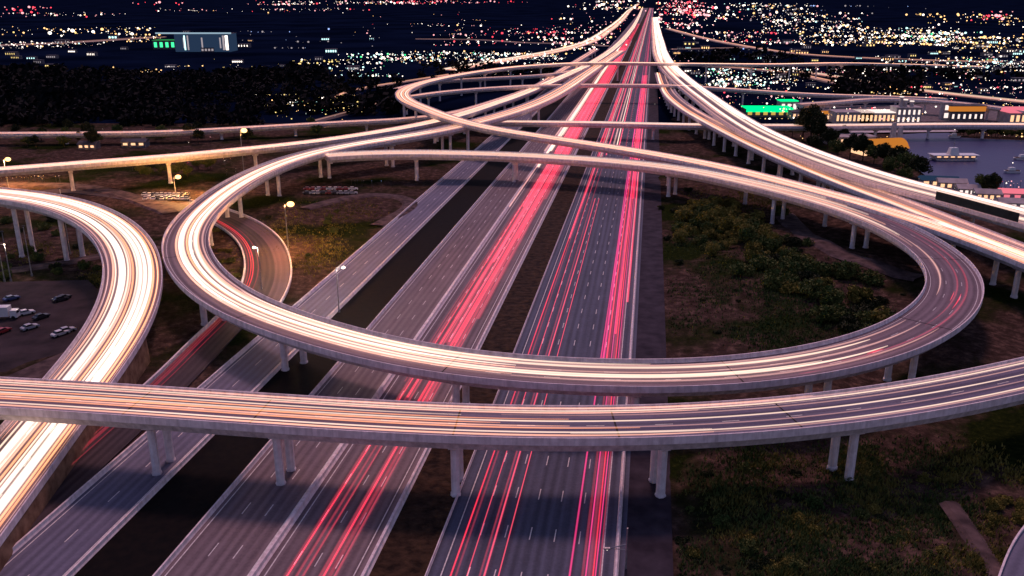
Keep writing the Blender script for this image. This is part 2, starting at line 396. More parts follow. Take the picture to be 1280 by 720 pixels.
# roadside barriers (each its own thing)
def barrier(off, label, z0=0.15, h=.95, wd=.8, far=1800, name='concrete_barrier'):
    p = Straight(off, 60, far, z0); mb = MB()
    sweep(mb, p, [(-wd/2, 0), (-wd*.28, h*.35), (-wd*.2, h), (wd*.2, h), (wd*.28, h*.35), (wd/2, 0)])
    o = mb.build(name, M['rail']); tag(o, label=label, cat='barrier', group='concrete barriers along the ground roads'); return o
barrier(oRr+.2, 'long pale concrete barrier on the right edge of the straight dark freeway')
barrier(oRl-.2, 'low grey concrete barrier on the left edge of the rightmost freeway carriageway', h=.6, wd=.4)
barrier(oCr+.1, 'pale concrete barrier between the red-streaked carriageway and the brown median', wd=1.2)
barrier(oCm, 'thick white concrete barrier splitting the middle freeway into dashed lanes and red-streaked lanes', wd=1.5)
barrier(oCl-.1, 'pale concrete barrier on the left edge of the middle freeway, beside the black verge', wd=.7)
barrier(oFr+.2, 'concrete barrier on the right edge of the bluish frontage road', far=1100)
barrier(oFl-.2, 'broad pale concrete barrier on the left edge of the bluish frontage road', far=1100, wd=.9)

# ------------------------------------------------------------------ bridges
def hexcol(mb, x, y, z0, z1, r, rz):
    prof = []
    for k in range(8): prof.append((math.cos(k*math.pi/4+math.pi/8+rz), math.sin(k*math.pi/4+math.pi/8+rz)))
    rr = [r if k % 2 else r*.92 for k in range(8)]
    vs = [(x+c*rr[i]*s, y+d*rr[i]*s, z) for z, s in ((z0-.6, 1.25), (z0+.5, 1.2), (z0+.7, 1), (z1, 1)) for i, (c, d) in enumerate(prof)]
    fs = [(l*8+i, l*8+(i+1) % 8, (l+1)*8+(i+1) % 8, (l+1)*8+i) for l in range(3) for i in range(8)]+[tuple(range(24, 32))]
    mb.add(vs, fs)
ROADS = []
def in_free(p):
    o = p.x*FR.x+p.y*FR.y
    return (oRl-1 < o < oRr+1.5) or (oCl-1 < o < oCr+1) or (oFl-1 < o < oFr+1)
def bridge(ctrl, W, label, deck='deck', piers=40, pier_px=None, joints=55, step=4.0, sm=25, thick=1.9, solid_below=None, pier_r=.85, cat='bridge', two=False, dashes=True, skipfree=True, raw=None, rail_h=.95, a0=0, group=None, pmin=4.0, name='elevated_ramp'):
    pts = raw or [P(*c) for c in ctrl]
    path = Path(pts, step, sm); root = empty(name, path.p[0].copy(), label=label, cat=cat, group=group); root['_base'] = list(path.p[0])
    h = W/2; mb = MB()
    prof = [(-h, 0), (h, 0), (h, -.55), (h-.6, -.8), (h-1.3, -thick), (-h+1.3, -thick), (-h+.6, -.8), (-h, -.55)]
    sweep(mb, path, prof, mi=[0]+[1]*7); mb.build('deck', [M[deck], M['conc']], root)
    for s in (-1, 1):
        mb = MB(); o0, o1 = s*(h-.42), s*(h+.03)
        pr = [(o1, -.5), (o1, rail_h), (s*(h-.22), rail_h), (s*(h-.28), .35), (o0, .004)]
        if s > 0: pr = pr[::-1]
        sweep(mb, path, pr); mb.build('parapet', M['rail'], root)
    # paint
    mb = MB(); z = .02
    def strip(off, wd, a, b): sweep(mb, path, [(off-wd/2, z), (off+wd/2, z)], a, b, closed=False)
    far = path.L
    strip(-h+1.3, .15, 0, far); strip(h-1.3, .15, 0, far)
    nl = max(1, int((W-2.4)/3.7))
    if dashes and nl > 1:
        for i in range(1, nl):
            q = 2.0
            while q < path.L-4: strip(-h+1.3+(W-2.6)*i/nl, .14, q, q+3.2); q += 12.2
    mb.build('lane_marking', M['paint'], root)
    if joints:
        q = joints*.6
        while q < path.L-5:
            mb = MB(); sweep(mb, path, [(-h+.4, .028), (h-.4, .028)], q-.14, q+.14, closed=False)
            mb.build('expansion_joint', M['joint'], root); q += joints
    # piers
    sts = []
    if pier_px: sts = [path.near_px(*(q if isinstance(q, tuple) else (q,))) for q in pier_px]
    if piers:
        q = piers*.5
        while q < path.L-4:
            if not any(abs(q-t) < piers*.6 for t in sts): sts.append(q) if not skipfree or not in_free(path.at(q)) else None
            q += piers
    for q in sts:
        c = path.at(q); g0 = hgt(c.x, c.y)
        if c.z-g0 < pmin: continue
        rz = path.dir(q); ax = Vector((math.cos(rz+math.pi/2), math.sin(rz+math.pi/2), 0))
        ct = c.z-thick; d = min(W*.2, 3.4) if (two or W > 13) else 0
        cols = [ax*d, -ax*d] if d else [Vector()]
        mb = MB(); cw = W*(.32 if d else .2)
        vs = []
        for sgn in (-1, 1):
            for (a_, z_) in ((-cw, ct-.02), (cw, ct-.02), (cw, ct-.7), (cw*.45, ct-1.4), (-cw*.45, ct-1.4), (-cw, ct-.7)):
                v = c+ax*a_+Vector((math.cos(rz), math.sin(rz), 0))*(sgn*.95); v.z = z_; vs.append(v)
        mb.add(vs, [(5, 4, 3, 2, 1, 0), (6, 7, 8, 9, 10, 11)]+[(i, (i+1) % 6, 6+(i+1) % 6, 6+i) for i in range(6)])
        pr = mb.build('pier_cap', M['pier'], root); pr['_base'] = root['_base']
        for k in cols:
            mb = MB(); hexcol(mb, c.x+k.x, c.y+k.y, g0, ct-1.25, pier_r, rz); mb.build('column', M['pier'], pr)
    ROADS.append(path)
    if solid_below:
        a, b = solid_below
        mb = MB(); hb = h-.05
        st = path.sub(a*path.L, b*path.L); n = 0; vs = []; uvs = []
        for q in st:
            c = path.at(q)
            for s in (-1, 1):
                t = path.at(q, s*hb, -.5); bt = path.at(q, s*(hb+.3)); bt.z = -1; vs += [t, bt]
        fs = []
        for i in range(len(st)-1):
            fs.append((i*4, i*4+1, i*4+5, i*4+4)); fs.append((i*4+2, i*4+6, i*4+7, i*4+3))
        fs += [(0, 2, 3, 1), (len(vs)-4, len(vs)-3, len(vs)-1, len(vs)-2)]
        mb.add(vs, fs); mb.build('retaining_wall', M['brick'], root)
    return path
NT = [0]
def trail(path, off, wd, m, label, group, a=0.0, b=1.0, z=.75, th=.16, absolute=False, wob=0.0, name='light_trail', step=None):
    A, B = (a, b) if absolute else (a*path.L, b*path.L)
    st = path.sub(A, B)
    if step:
        st = [st[0]]+[q for i, q in enumerate(st[1:-1]) if i % step == 0]+[st[-1]]
    ph = rnd.uniform(0, 6.28); mb = MB(); vs = []; n = 8; N_ = len(st)
    for i, q in enumerate(st):
        o = off+wob*math.sin(ph+q*.011)+wob*.5*math.sin(ph*2+q*.027)
        e_ = min((q-A if a > 0 else 99), (B-q if (b < 1 or absolute) else 99)); tl = min(28, (B-A)*.4); taper = .12+.88*min(1, max(0, e_)/tl)**.7
        for k in range(n):
            t = 2*math.pi*k/n; vs.append(path.at(q, o+math.cos(t)*wd/2*taper, z+math.sin(t)*th/2))
    fs = [(i*n+j, i*n+(j+1) % n, (i+1)*n+(j+1) % n, (i+1)*n+j) for i in range(N_-1) for j in range(n)]
    fs += [tuple(range(n))[::-1], tuple(range((N_-1)*n, N_*n))]
    uvs = [(math.cos(2*math.pi*k/n), q) for q in st for k in range(n)]
    mb.add(vs, fs, 0, uvs); o = mb.build(name, M[m]); NT[0] += 1
    return tag(o, label=label, cat='light trail', group=group)
def trails(path, specs, road, wide=2.7, th=.16):
    names = {'t_white': 'white headlight', 't_hot': 'bright white headlight', 't_peach': 'peach headlight', 't_amber': 'amber', 't_soft': 'faint pinkish', 't_pink': 'pink-red tail-light', 't_red': 'red tail-light', 't_mag': 'magenta tail-light', 't_dim': 'dim red tail-light'}
    for s in specs:
        off, wd, m = s[:3]; a, b = (s[3], s[4]) if len(s) > 3 else (0, 1); kw = s[5] if len(s) > 5 else {}
        lb = 'streak of %s light running along %s' % (names[m], road)
        trail(path, off, wd*wide, m, lb, '%s streaks along %s' % (names[m], road), a, b, **dict(dict(wob=.18, th=th), **kw))

# front viaduct
A_pts = [(-80, 486, 13), (0, 489, 13), (80, 494, 13), (165, 500, 13), (250, 506, 13), (330, 512, 13), (440, 520, 13), (560, 527, 13), (680, 531, 13), (775, 532, 13),
            (880, 528, 13), (990, 520, 13), (1080, 509, 13), (1180, 492, 12.5), (1280, 470, 12), (1380, 444, 12)]
A_pts = [(a, b+4.5, c) for a, b, c in A_pts]
A = bridge(A_pts, 12.6,
           'long front viaduct of grey concrete on slim columns, nearest to the viewer', deck='deck_dark', thick=2.3, piers=0, two=True,
           pier_px=[-60, 183, 350, 560, 815, 1072], joints=0, sm=60)
B_ = None
RA = 'the near front viaduct'
trails(A, [(1.13*t[0],)+t[1:] for t in [(4.3, .5, 't_peach', 0, .6), (3.3, .35, 't_white', 0, .6), (2.2, .3, 't_amber', 0, .55), (1.2, .4, 't_peach', 0, .5), (-.1, .32, 't_white', 0, .92), (-1.0, .28, 't_amber', 0, .5), (-2.0, .3, 't_white', 0, .42), (-3.0, .35, 't_peach', 0, .6), (-3.9, .35, 't_white', 0, 1), (-4.7, .4, 't_peach', .0, .7),
           (-4.6, .4, 't_soft', .55, 1), (3.6, .3, 't_white', .5, 1), (4.4, .3, 't_soft', .55, 1), (1.6, .22, 't_soft', .45, .95), (-2.4, .22, 't_soft', .45, 1), (.4, .5, 't_amber', 0, .45)]], RA, 1.7)
for px in (165, 330, 560, 775, 990):
    q = A.near_px(px); root = [o for o in sc.objects if o.get('label', '').startswith('long front viaduct')][0]
    mb = MB(); sweep(mb, A, [(-5.85, .03), (5.85, .03)], q-.16, q+.16, closed=False); mb.build('expansion_joint', M['joint'], root)

# big loop
loop_pts = [(775, 64, 15), (752, 80, 15), (730, 95, 15), (705, 112, 15), (670, 130, 15), (620, 147, 15), (560, 162, 14.5), (500, 173, 14), (450, 180, 13.5), (400, 190, 13), (350, 205, 12.5), (305, 226, 12), (262, 256, 11.5),
            (236, 284, 11), (230, 315, 11), (250, 349, 10.5), (296, 383, 10.5), (360, 408, 10.5), (430, 429, 10.5), (500, 447, 10.5), (560, 457, 10.5), (640, 466, 10.5), (720, 470, 10.5), (800, 473, 10.5), (880, 472, 10.5), (950, 466, 10.5),
            (1030, 454, 10.5), (1100, 437, 11), (1152, 413, 11), (1190, 384, 11), (1199, 352, 11.5), (1176, 320, 11.5), (1138, 295, 11.8), (1088, 272, 12), (1040, 256, 12), (1000, 245, 12), (950, 233, 12), (900, 222, 12), (850, 212, 12), (800, 206, 12), (760, 202.5, 12), (700, 198, 12), (640, 195, 12), (560, 192.5, 12.2),
            (500, 192, 12.5), (440, 193, 12.7), (408, 196, 12.8)]
B = bridge(loop_pts, 14.0, 'huge oval loop ramp sweeping round the middle of the junction above the freeway', piers=42, pier_px=[(360, 408), (640, 195), (975, 239), (1080, 268), (1130, 420), (565, 457)], joints=60, sm=30, two=True)
RB = 'the huge oval loop ramp'
def fb(px, py): return B.near_px(px, py)/B.L
f1, f2, f3, f4 = fb(262, 256), fb(640, 466), fb(1152, 413), fb(1138, 295)
trails(B, [(-3.6, .5, 't_peach', 0, f2), (-2.6, .6, 't_white', 0, f3*.985), (-1.2, .35, 't_peach', 0, f1), (-1.4, .5, 't_hot', f1*.8, f2), (-.2, .3, 't_amber', 0, f2), (1.0, .45, 't_white', 0, f3*.97), (1.9, .5, 't_hot', f1*.8, f2*.93), (2.9, .35, 't_peach', 0, f2), (3.9, .4, 't_amber', 0, .45),
           (4.6, .3, 't_soft', .1, .55), (-4.9, .3, 't_soft', 0, f2), (2.2, .5, 't_white', f2*.9, f3*.985), (-.5, .35, 't_soft', f2*.9, f3),
           (4.0, .35, 't_soft', f2, f3), (-4.4, .4, 't_white', f2*.92, f3*.94), (-3.8, .35, 't_soft', f2, f3)], RB)
trails(B, [(-3.2, .5, 't_white', f4, 1), (-1.2, .5, 't_peach', f4*1.01, 1), (1.0, .55, 't_white', f4*1.02, 1), (2.4, .4, 't_peach', f4*1.03, 1), (4.2, .5, 't_white', f4*1.04, 1), (-4.6, .35, 't_soft', f4*.99, 1)], 'the far arm of the huge oval loop ramp', 3.0, .4)
trails(B, [(-3.4, .35, 't_soft', f3*1.02, f4), (3.2, .3, 't_dim', f3*.96, f4*1.02), (.8, .25, 't_dim', f3, f4)], 'the dark right bend of the loop')

# upper crossing ramp with hairpin tip
Dp = [(1230, 84, 2), (1130, 81, 8), (1045, 79.5, 15), (960, 81, 18), (850, 80, 18), (740, 79, 18), (660, 83, 18), (600, 90, 18), (550, 99, 18), (517, 108, 18), (503, 117, 17.5), (508, 126, 17), (532, 137, 17), (570, 151, 16.5), (620, 163, 16), (680, 172.5, 15.5), (740, 181.5, 14.5), (800, 191, 13.5),
      (850, 200, 13), (900, 210, 12.5), (950, 222, 12.3), (1000, 235, 12.1), (1060, 251, 12), (1120, 269, 12), (1180, 288, 12), (1240, 309, 12), (1300, 333, 12), (1380, 365, 12)]
D = bridge(Dp, 10.5, 'long ramp with a hairpin tip on the left, then crossing over the freeway', piers=45, joints=70, sm=12)
trails(D, [(-3.4, .5, 't_peach'), (-2.2, .5, 't_white'), (-.6, .35, 't_amber'), (1.2, .5, 't_white'), (2.6, .45, 't_peach'), (3.8, .35, 't_amber')], 'the hairpin-tipped crossing ramp', 3.1, .55)

# left bright ramp
Kp = [(-120, 238, 22), (-60, 240, 22), (0, 243, 21), (50, 249, 19.5), (100, 262, 17.5), (140, 284, 15), (163, 312, 12.5), (169, 342, 10.5), (163, 378, 8.5), (148, 412, 7.2), (118, 455, 6), (75, 508, 5), (25, 570, 4.5), (-30, 640, 4), (-80, 700, 4), (-160, 800, 4)]
K = bridge(Kp, 15.5, 'blazing white curved ramp on the left side, sinking onto a brown retaining wall', piers=48, joints=0, sm=22, pier_px=[(25, 246), (89, 258)], solid_below=(.62, 1), thick=1.9)
trails(K, [(-5.6, .5, 't_amber', .03, 1), (-4.5, .9, 't_hot'), (-3.3, .9, 't_hot'), (-2.2, .9, 't_hot'), (-1.2, .4, 't_white'), (-.1, .45, 't_amber'), (1.1, .5, 't_white'), (2.2, .9, 't_hot'), (3.3, .8, 't_hot', 0, .9), (4.3, .4, 't_white'), (5.2, .45, 't_peach', 0, .8), (.5, .4, 't_peach', .3, 1), (-6.3, .4, 't_amber', .3, 1), (6.1, .4, 't_soft')], 'the blazing curved ramp at left', 1.6)  # outer amber strands added to tint the shoulders like sodium lamplight

# long left ramp into the braid
Mp = [(-120, 222, 12), (-40, 216, 12), (0, 213.5, 12), (100, 205.5, 12), (200, 198, 12), (300, 188.5, 12), (400, 177.5, 12), (470, 167, 12.5), (530, 156, 12.5), (570, 146, 12.5), (610, 133, 12), (650, 119, 12), (700, 98, 12), (738, 80, 12), (768, 60, 12), (787, 40, 12), (797, 24, 10), (803, 10, 8)]
Mr = bridge(Mp, 10.5, 'long ramp running from the left edge up into the far freeway', piers=42, joints=70, sm=14)
trails(Mr, [(-3.6, .5, 't_peach'), (-2.4, .6, 't_white'), (-.9, .4, 't_amber'), (.6, .6, 't_white'), (2.0, .5, 't_peach'), (3.4, .6, 't_white')], 'the long left ramp', 3.1, .55)
M2 = bridge([(-60, 168, 6), (0, 168, 6), (100, 167.5, 6), (200, 166, 6), (300, 161, 6), (370, 157, 6.5), (430, 153.5, 7), (500, 150, 8), (560, 143, 9), (620, 127, 9), (672, 108, 9), (700, 90, 9), (745, 62, 9)], 8.5, 'low thin crossroad ramp behind the long left ramp', piers=45, joints=0, sm=10)
trails(M2, [(-2.2, .6, 't_peach'), (0, .6, 't_soft', .0, 1), (1.8, .6, 't_peach')], 'the low crossroad behind the long left ramp', 3.1, .55)

# right-hand fan
Ep = [(818, 22, 14), (822, 50, 14), (829, 75, 14), (848, 97, 14), (882, 124, 14), (917, 149, 14), (953, 170, 14), (1003, 192, 14), (1055, 211, 14), (1122, 232, 14), (1205, 253, 14), (1292, 277, 14), (1400, 306, 14)]
E2 = bridge(Ep, 20, 'very bright wide ramp curving down the right side from the horizon', piers=42, joints=60, sm=14, two=True)
trails(E2, [(-8.4, .7, 't_white'), (-7.4, 1.0, 't_hot'), (-6.0, 1.0, 't_hot', 0, .9), (-4.6, 1.0, 't_hot', 0, .8), (-3.4, .8, 't_white', 0, 1), (-1.6, .7, 't_white', 0, .8), (-.2, .5, 't_peach', 0, .8), (1.2, .9, 't_hot', 0, .72), (2.4, .7, 't_white', 0, 1), (3.6, .6, 't_white', 0, 1), (5.2, .5, 't_soft', 0, .9), (6.6, .7, 't_peach', 0, .75), (8.2, .5, 't_soft', 0, 1)], 'the bright wide ramp on the right', 3.1, .55)
E1p = [(826, 92, 12), (831, 106, 12), (840, 121, 12), (861, 138, 12), (893, 156, 12), (932, 176, 12), (975, 196, 12), (1020, 215, 12), (1070, 235, 12), (1130, 257, 12), (1190, 281, 12), (1240, 301, 12), (1295, 323, 12), (1390, 358, 12)]
E1 = bridge(E1p, 11.5, 'brown ramp on a dense row of piers, running beside the bright wide ramp', piers=22, joints=60, sm=10)
trails(E1, [(3.9, .5, 't_white'), (2.9, .5, 't_peach'), (1.4, .35, 't_amber'), (-2.9, .4, 't_soft'), (-4.0, .35, 't_peach', .4, 1), (-.6, .4, 't_soft', .5, 1)], 'the brown ramp beside the bright wide ramp', 3.1, .55)

# straight crossings
G = bridge([(585, 153, 7), (640, 153.5, 8), (740, 154.5, 9), (850, 157, 9), (950, 158, 9), (1060, 158, 9), (1130, 157, 9), (1200, 156.5, 9), (1300, 157, 9), (1400, 158, 9)], 11, 'level viaduct crossing straight behind the oval loop, with pale parapets', piers=34, joints=70, sm=10)
trails(G, [(-3.4, .6, 't_white'), (-1.5, .6, 't_white'), (.6, .4, 't_soft'), (2.4, .6, 't_peach'), (3.8, .4, 't_soft')], 'the level viaduct behind the loop', 3.1, .55)
Hh = bridge([(508, 122, 12), (560, 115, 13), (640, 109, 14), (700, 107, 14), (760, 106.5, 14), (850, 108, 14), (930, 113, 13), (1010, 118, 11), (1100, 121, 7), (1180, 124, 2)], 8.5, 'slender far ramp bowing over the freeway between hairpin and level viaduct', piers=45, joints=0, sm=8)
trails(Hh, [(-2.0, .7, 't_peach'), (0, .6, 't_soft'), (2.0, .6, 't_peach')], 'the slender bowing far ramp', 3.1, .55)
I_ = bridge([(497, 112, 11), (530, 104, 12), (600, 98.5, 12), (660, 95.5, 12), (700, 92, 12), (728, 86, 12)], 8, 'short slender ramp inside the hairpin, joining the left braid', piers=45, joints=0, sm=8)
trails(I_, [(-1.8, .7, 't_peach'), (1.4, .6, 't_soft')], 'the short ramp inside the hairpin', 3.1, .55)
Rr = bridge([(1000, 131, 10), (1045, 128, 10), (1100, 124, 10), (1165, 126.5, 10), (1215, 131, 10), (1262, 137, 9), (1330, 146, 8)], 9, 'gently humped far overpass behind the lit warehouses on the right', piers=45, joints=0, sm=8)
trails(Rr, [(-2.4, .6, 't_soft'), (.2, .6, 't_peach'), (2.2, .6, 't_soft')], 'the humped far overpass')

# thin far roads (on the ground)
def far_road(ctrl, W, m, tr, road, name='far_road'):
    pts = [P(a, b, .3) for a, b in ctrl]; p = Path(pts, 25, 3); mb = MB(); sweep(mb, p, [(-W/2, 0), (W/2, 0)], closed=False)
    tag(mb.build(name, M[m]), kind='structure')
    trails(p, [t+(0, 1, dict(th=.7, z=1.0, wob=.5)) if len(t) == 3 else t for t in tr], road)
    return p
far_road([(560, 88), (610, 79), (660, 71), (700, 63), (735, 53), (757, 40), (775, 26), (787, 13), (798, 5)], 26, 'side', [(-8, 5, 't_white'), (4, 5, 't_peach'), (10, 4, 't_soft')], 'the far road left of the vanishing freeway')
far_road([(835, 36), (880, 48), (930, 58), (1000, 68), (1060, 72), (1160, 76), (1290, 79)], 22, 'side', [(-4, 2.6, 't_peach'), (4, 2.6, 't_soft')], 'the far road sloping right below the city')
far_road([(840, 62), (890, 60.5), (935, 60)], 20, 'side', [(0, 3, 't_soft')], 'the short far road right of the freeway')
far_road([(880, 83), (931, 86), (985, 91), (1028, 101), (1070, 109)], 16, 'side', [(-3, 1.8, 't_peach'), (3, 1.6, 't_soft')], 'the nearer branch road on the right plain')
far_road([(1000, 90), (1051, 97), (1119, 110), (1186, 118), (1240, 124), (1300, 130)], 18, 'side', [(-4, 2, 't_white'), (1, 1.8, 't_soft'), (5, 2, 't_peach')], 'the long branch road towards the right edge')
far_road([(0, 57), (60, 55), (110, 52), (160, 49), (200, 46.5)], 40, 'side', [(-14, 3.5, 't_soft'), (12, 5, 't_soft')], 'the pale far road at upper left')
far_road([(520, 49), (600, 50), (660, 54), (720, 55), (760, 58)], 24, 'side', [(0, 2.5, 't_soft')], 'the faint far road left of the freeway')
far_road([(400, 136), (440, 113), (480, 106.5), (530, 99), (580, 91)], 9, 'side', [(-1.5, 1.3, 't_peach'), (1.8, 1.2, 't_soft')], 'the thin road curving up past the hairpin')
far_road([(395, 152), (430, 143), (460, 134), (498, 122)], 9, 'side', [(0, 1.0, 't_soft')], 'the dim road running under the hairpin tip')

# ground level hairpin slip road with red tail lights
Lp = [(-60, 262), (60, 238), (140, 243), (205, 255), (265, 270), (292, 283), (314, 300), (326, 330), (320, 364), (296, 396), (258, 432), (222, 472), (165, 523), (108, 575), (32, 642), (-62, 720), (-150, 800)]
Lpath = Path([P(a, b, .35) for a, b in Lp], 4, 12)
mb = MB(); sweep(mb, Lpath, [(-4.6, -.5), (-4.6, 0), (4.6, 0), (4.6, -.5)], closed=False); tag(mb.build('slip_road', M['side']), kind='structure')
w0, w1 = Lpath.near_px(262, 270), Lpath.near_px(300, 408)
mb = MB(); sweep(mb, Lpath, [(-9.6, -.5), (-9.6, .0), (-4.6, .0), (-4.6, -.5)], w0*.8, w1, closed=False); tag(mb.build('paved_shoulder', M['side2']), kind='structure')
for o_, a_, b_, t in ((-9.8, w0*.8, w1, 'pale curved barrier round the wide outer shoulder of the hairpin slip road'), (4.8, w0, Lpath.L, 'low barrier on the inner side of the red-lit hairpin slip road')):
    mb = MB(); sweep(mb, Lpath, [(o_-.25, 0), (o_-.25, .9), (o_+.25, .9), (o_+.25, 0)], a_, b_)
    tag(mb.build('concrete_barrier', M['rail']), label=t, cat='barrier')
f0 = w0/Lpath.L*.97
f9 = Lpath.near_px(312, 398)/Lpath.L
trails(Lpath, [(2.0, .3, 't_red', f0, f9), (3.1, .25, 't_red', f0, f9), (.8, .25, 't_dim', f0, 1), (3.6, .3, 't_dim', f0, 1), (2.0, .4, 't_dim', f9, 1), (2.8, .5, 't_dim', f9, 1)], 'the hairpin slip road at ground level', 1.6)

# ------------------------------------------------------------------ streaks on the freeway
def ftrail(slope, wd, m, road, a=60, b=FAR, z=.7, **k):
    p = Straight(lat(slope), a, b, 0)
    trails(p, [(0, wd, m, 0, 1, dict(z=z, wob=k.get('wob', .12), th=k.get('th', .14)))], road, 2.0)
def dist_of(slope, y): # distance along the freeway of a picture row
    p = P(818-(y+6)*slope, y, 0); return p.dot(FD)
RR = 'the dark right freeway carriageway'
for sl_, wd, m in ((.125, .3, 't_dim'), (.112, .5, 't_dim'), (.30, .25, 't_dim'), (.34, .25, 't_dim'), (.096, .2, 't_dim'), (.350, .2, 't_red'), (.322, .13, 't_pink'), (.147, .22, 't_mag'), (.118, .18, 't_mag'), (.107, .2, 't_red'), (.101, .15, 't_mag')):
    ftrail(sl_, wd, m, RR)
for sl_, wd, m in ((.290, .22, 't_pink'), (.268, .13, 't_pink')): ftrail(sl_, wd, m, 'the right carriageway, ending halfway', 60, dist_of(.28, 250))
for sl_, wd, m, y in ((.132, .35, 't_red', 470), (.115, .4, 't_red', 420), (.088, .4, 't_pink', 380), (.142, .4, 't_mag', 470), (.345, .4, 't_pink', 300), (.300, .5, 't_pink', 195), (.27, .7, 't_soft', 190), (.33, .6, 't_soft', 200), (.235, .5, 't_pink', 190), (.19, .35, 't_dim', 200), (.105, .5, 't_red', 250), (.125, .4, 't_pink', 200), (.36, .5, 't_red', 190), (.25, .4, 't_white', 185)):
    ftrail(sl_, wd, m, 'the far stretch of the right carriageway', dist_of(sl_, y), FAR if sl_ > .2 else dist_of(sl_, 95), wob=.15)
RC = 'the red-streaked middle carriageway'
for sl_, wd, a_ in ((.558, .5, 900), (.573, .4, 900), (.632, .5, 900), (.615, .35, 900), (.547, .3, 900), (.604, .3, 900), (.560, .9, 560), (.572, .8, 430), (.585, .8, 470), (.598, .9, 430), (.612, .9, 400), (.626, .7, 330), (.545, .8, 400), (.532, .8, 250)): ftrail(sl_, wd, 't_dim', RC, dist_of(sl_, a_), dist_of(sl_, 60), z=.45)  # wide dim strands added between streaks to stand for the road's pink glow
for sl_, wd, m, a_, b_ in ((.565, .28, 't_red', 720, 60), (.626, .22, 't_red', 720, 60), (.600, .12, 't_dim', 720, 100), (.548, .14, 't_dim', 720, 60), (.575, .45, 't_red', 520, 50), (.588, .35, 't_pink', 430, 50), (.608, .4, 't_red', 500, 50), (.640, .22, 't_dim', 480, 60),
                          (.597, .5, 't_pink', 330, 50), (.555, .5, 't_red', 300, 40), (.618, .5, 't_pink', 260, 40), (.540, .5, 't_red', 200, 30), (.52, .8, 't_red', 160, 30), (.58, .5, 't_red', 190, 30), (.60, .45, 't_red', 190, 30), (.56, .4, 't_pink', 190, 30), (.63, .5, 't_red', 190, 30)):
    a2 = 60 if a_ == 720 else dist_of(sl_, a_)
    ftrail(sl_, wd, m, RC, a2, dist_of(sl_, b_))
for sl_, wd, m, a_ in ((.672, .8, 't_white', 210), (.66, .8, 't_white', 190), (.682, .5, 't_soft', 260), (.70, .7, 't_soft', 190), (.648, .7, 't_soft', 170)):
    ftrail(sl_, wd, m, 'the middle barrier far away', dist_of(sl_, a_), dist_of(sl_, 20), wob=.1)

# short streak ends on the dark bend
q0 = B.near_px(1190, 384); q1 = B.near_px(1150, 420)
trail(B, 1.9, .4, 't_red', 'short red streak of a car rounding the dark right bend of the loop', None, q0-4, q0+9, absolute=True)
trail(B, .2, .28, 't_red', 'shorter red streak at the inner side of the dark right bend of the loop', None, q0+2, q0+10, absolute=True)
q2 = B.near_px(1082, 442)
trail(B, 2.6, .9, 't_red', 'small red blot of light at the lower right of the loop', None, q2-2, q2+3, absolute=True)
q3 = B.near_px(985, 470)
trail(B, 5.3, .5, 't_dim', 'faint red blot on the front shoulder of the loop deck', None, q3-2, q3+3, absolute=True)

# ------------------------------------------------------------------ lake and shore
def poly_sheet(name, pts, z, m, kind='structure'):
    ps = [P(a, b, z) for a, b in pts]; mb = MB(); mb.add(ps, [tuple(range(len(ps)))]); o = mb.build(name, m); tag(o, kind=kind)
    if o.data.polygons[0].normal.z < 0: o.data.flip_normals()
    return o
def water_mat():
    m, nt, b = mat('lake_water'); N = nt.nodes.new; L = nt.links.new
    b.inputs['Base Color'].default_value = (.008, .014, .095, 1); b.inputs['Roughness'].default_value = .45; b.inputs['Specular IOR Level'].default_value = .25
    g_ = N('ShaderNodeNewGeometry'); n_ = N('ShaderNodeTexNoise'); n_.inputs['Scale'].default_value = .35; n_.inputs['Detail'].default_value = 5; L(g_.outputs['Position'], n_.inputs['Vector'])
    bp = N('ShaderNodeBump'); bp.inputs['Strength'].default_value = .25; bp.inputs['Distance'].default_value = .5; L(n_.outputs['Fac'], bp.inputs['Height']); L(bp.outputs[0], b.inputs['Normal'])
    return m
M['water'] = water_mat()
lake = [(1112, 180), (1122, 168), (1150, 166.5), (1186, 166), (1200, 172), (1260, 174.5), (1330, 177), (1460, 182), (1500, 262), (1400, 262), (1300, 246), (1260, 236), (1235, 231), (1205, 236), (1180, 228), (1160, 222), (1140, 206), (1118, 198)]
poly_sheet('lake', lake, .9, M['water'])
M['quay'] = noisy('quay_paving', (.10, .085, .09), (.2, .17, .17), .4)
poly_sheet('paved_yard', [(1000, 152), (1290, 152), (1420, 160), (1420, 140), (1290, 134), (1160, 130), (1020, 133)], .45, M['quay'])
poly_sheet('shore_path', [(1060, 166), (1200, 164.5), (1200, 162.5), (1060, 163.5)], .95, M['conc'])
fpath_pts = ((1187, 630), (1198, 650), (1221, 674), (1240, 705), (1262, 740), (1275, 780))
cr = Path([P(1225, 800, 2.2), P(1246, 735, 2.2), P(1262, 690, 2.2), P(1285, 655, 2.2), P(1330, 620, 2.2)], 3, 3)
mb = MB(); sweep(mb, cr, [(0, 0), (9, 0)], closed=False); tag(mb.build('side_road', M['front']), kind='structure')
mb = MB(); sweep(mb, cr, [(-.3, -1.5), (-.3, .5), (0, .5), (0, -1.5)]); tag(mb.build('kerb', M['rail']), label='pale curved kerb along the small road in the bottom right corner', cat='kerb')
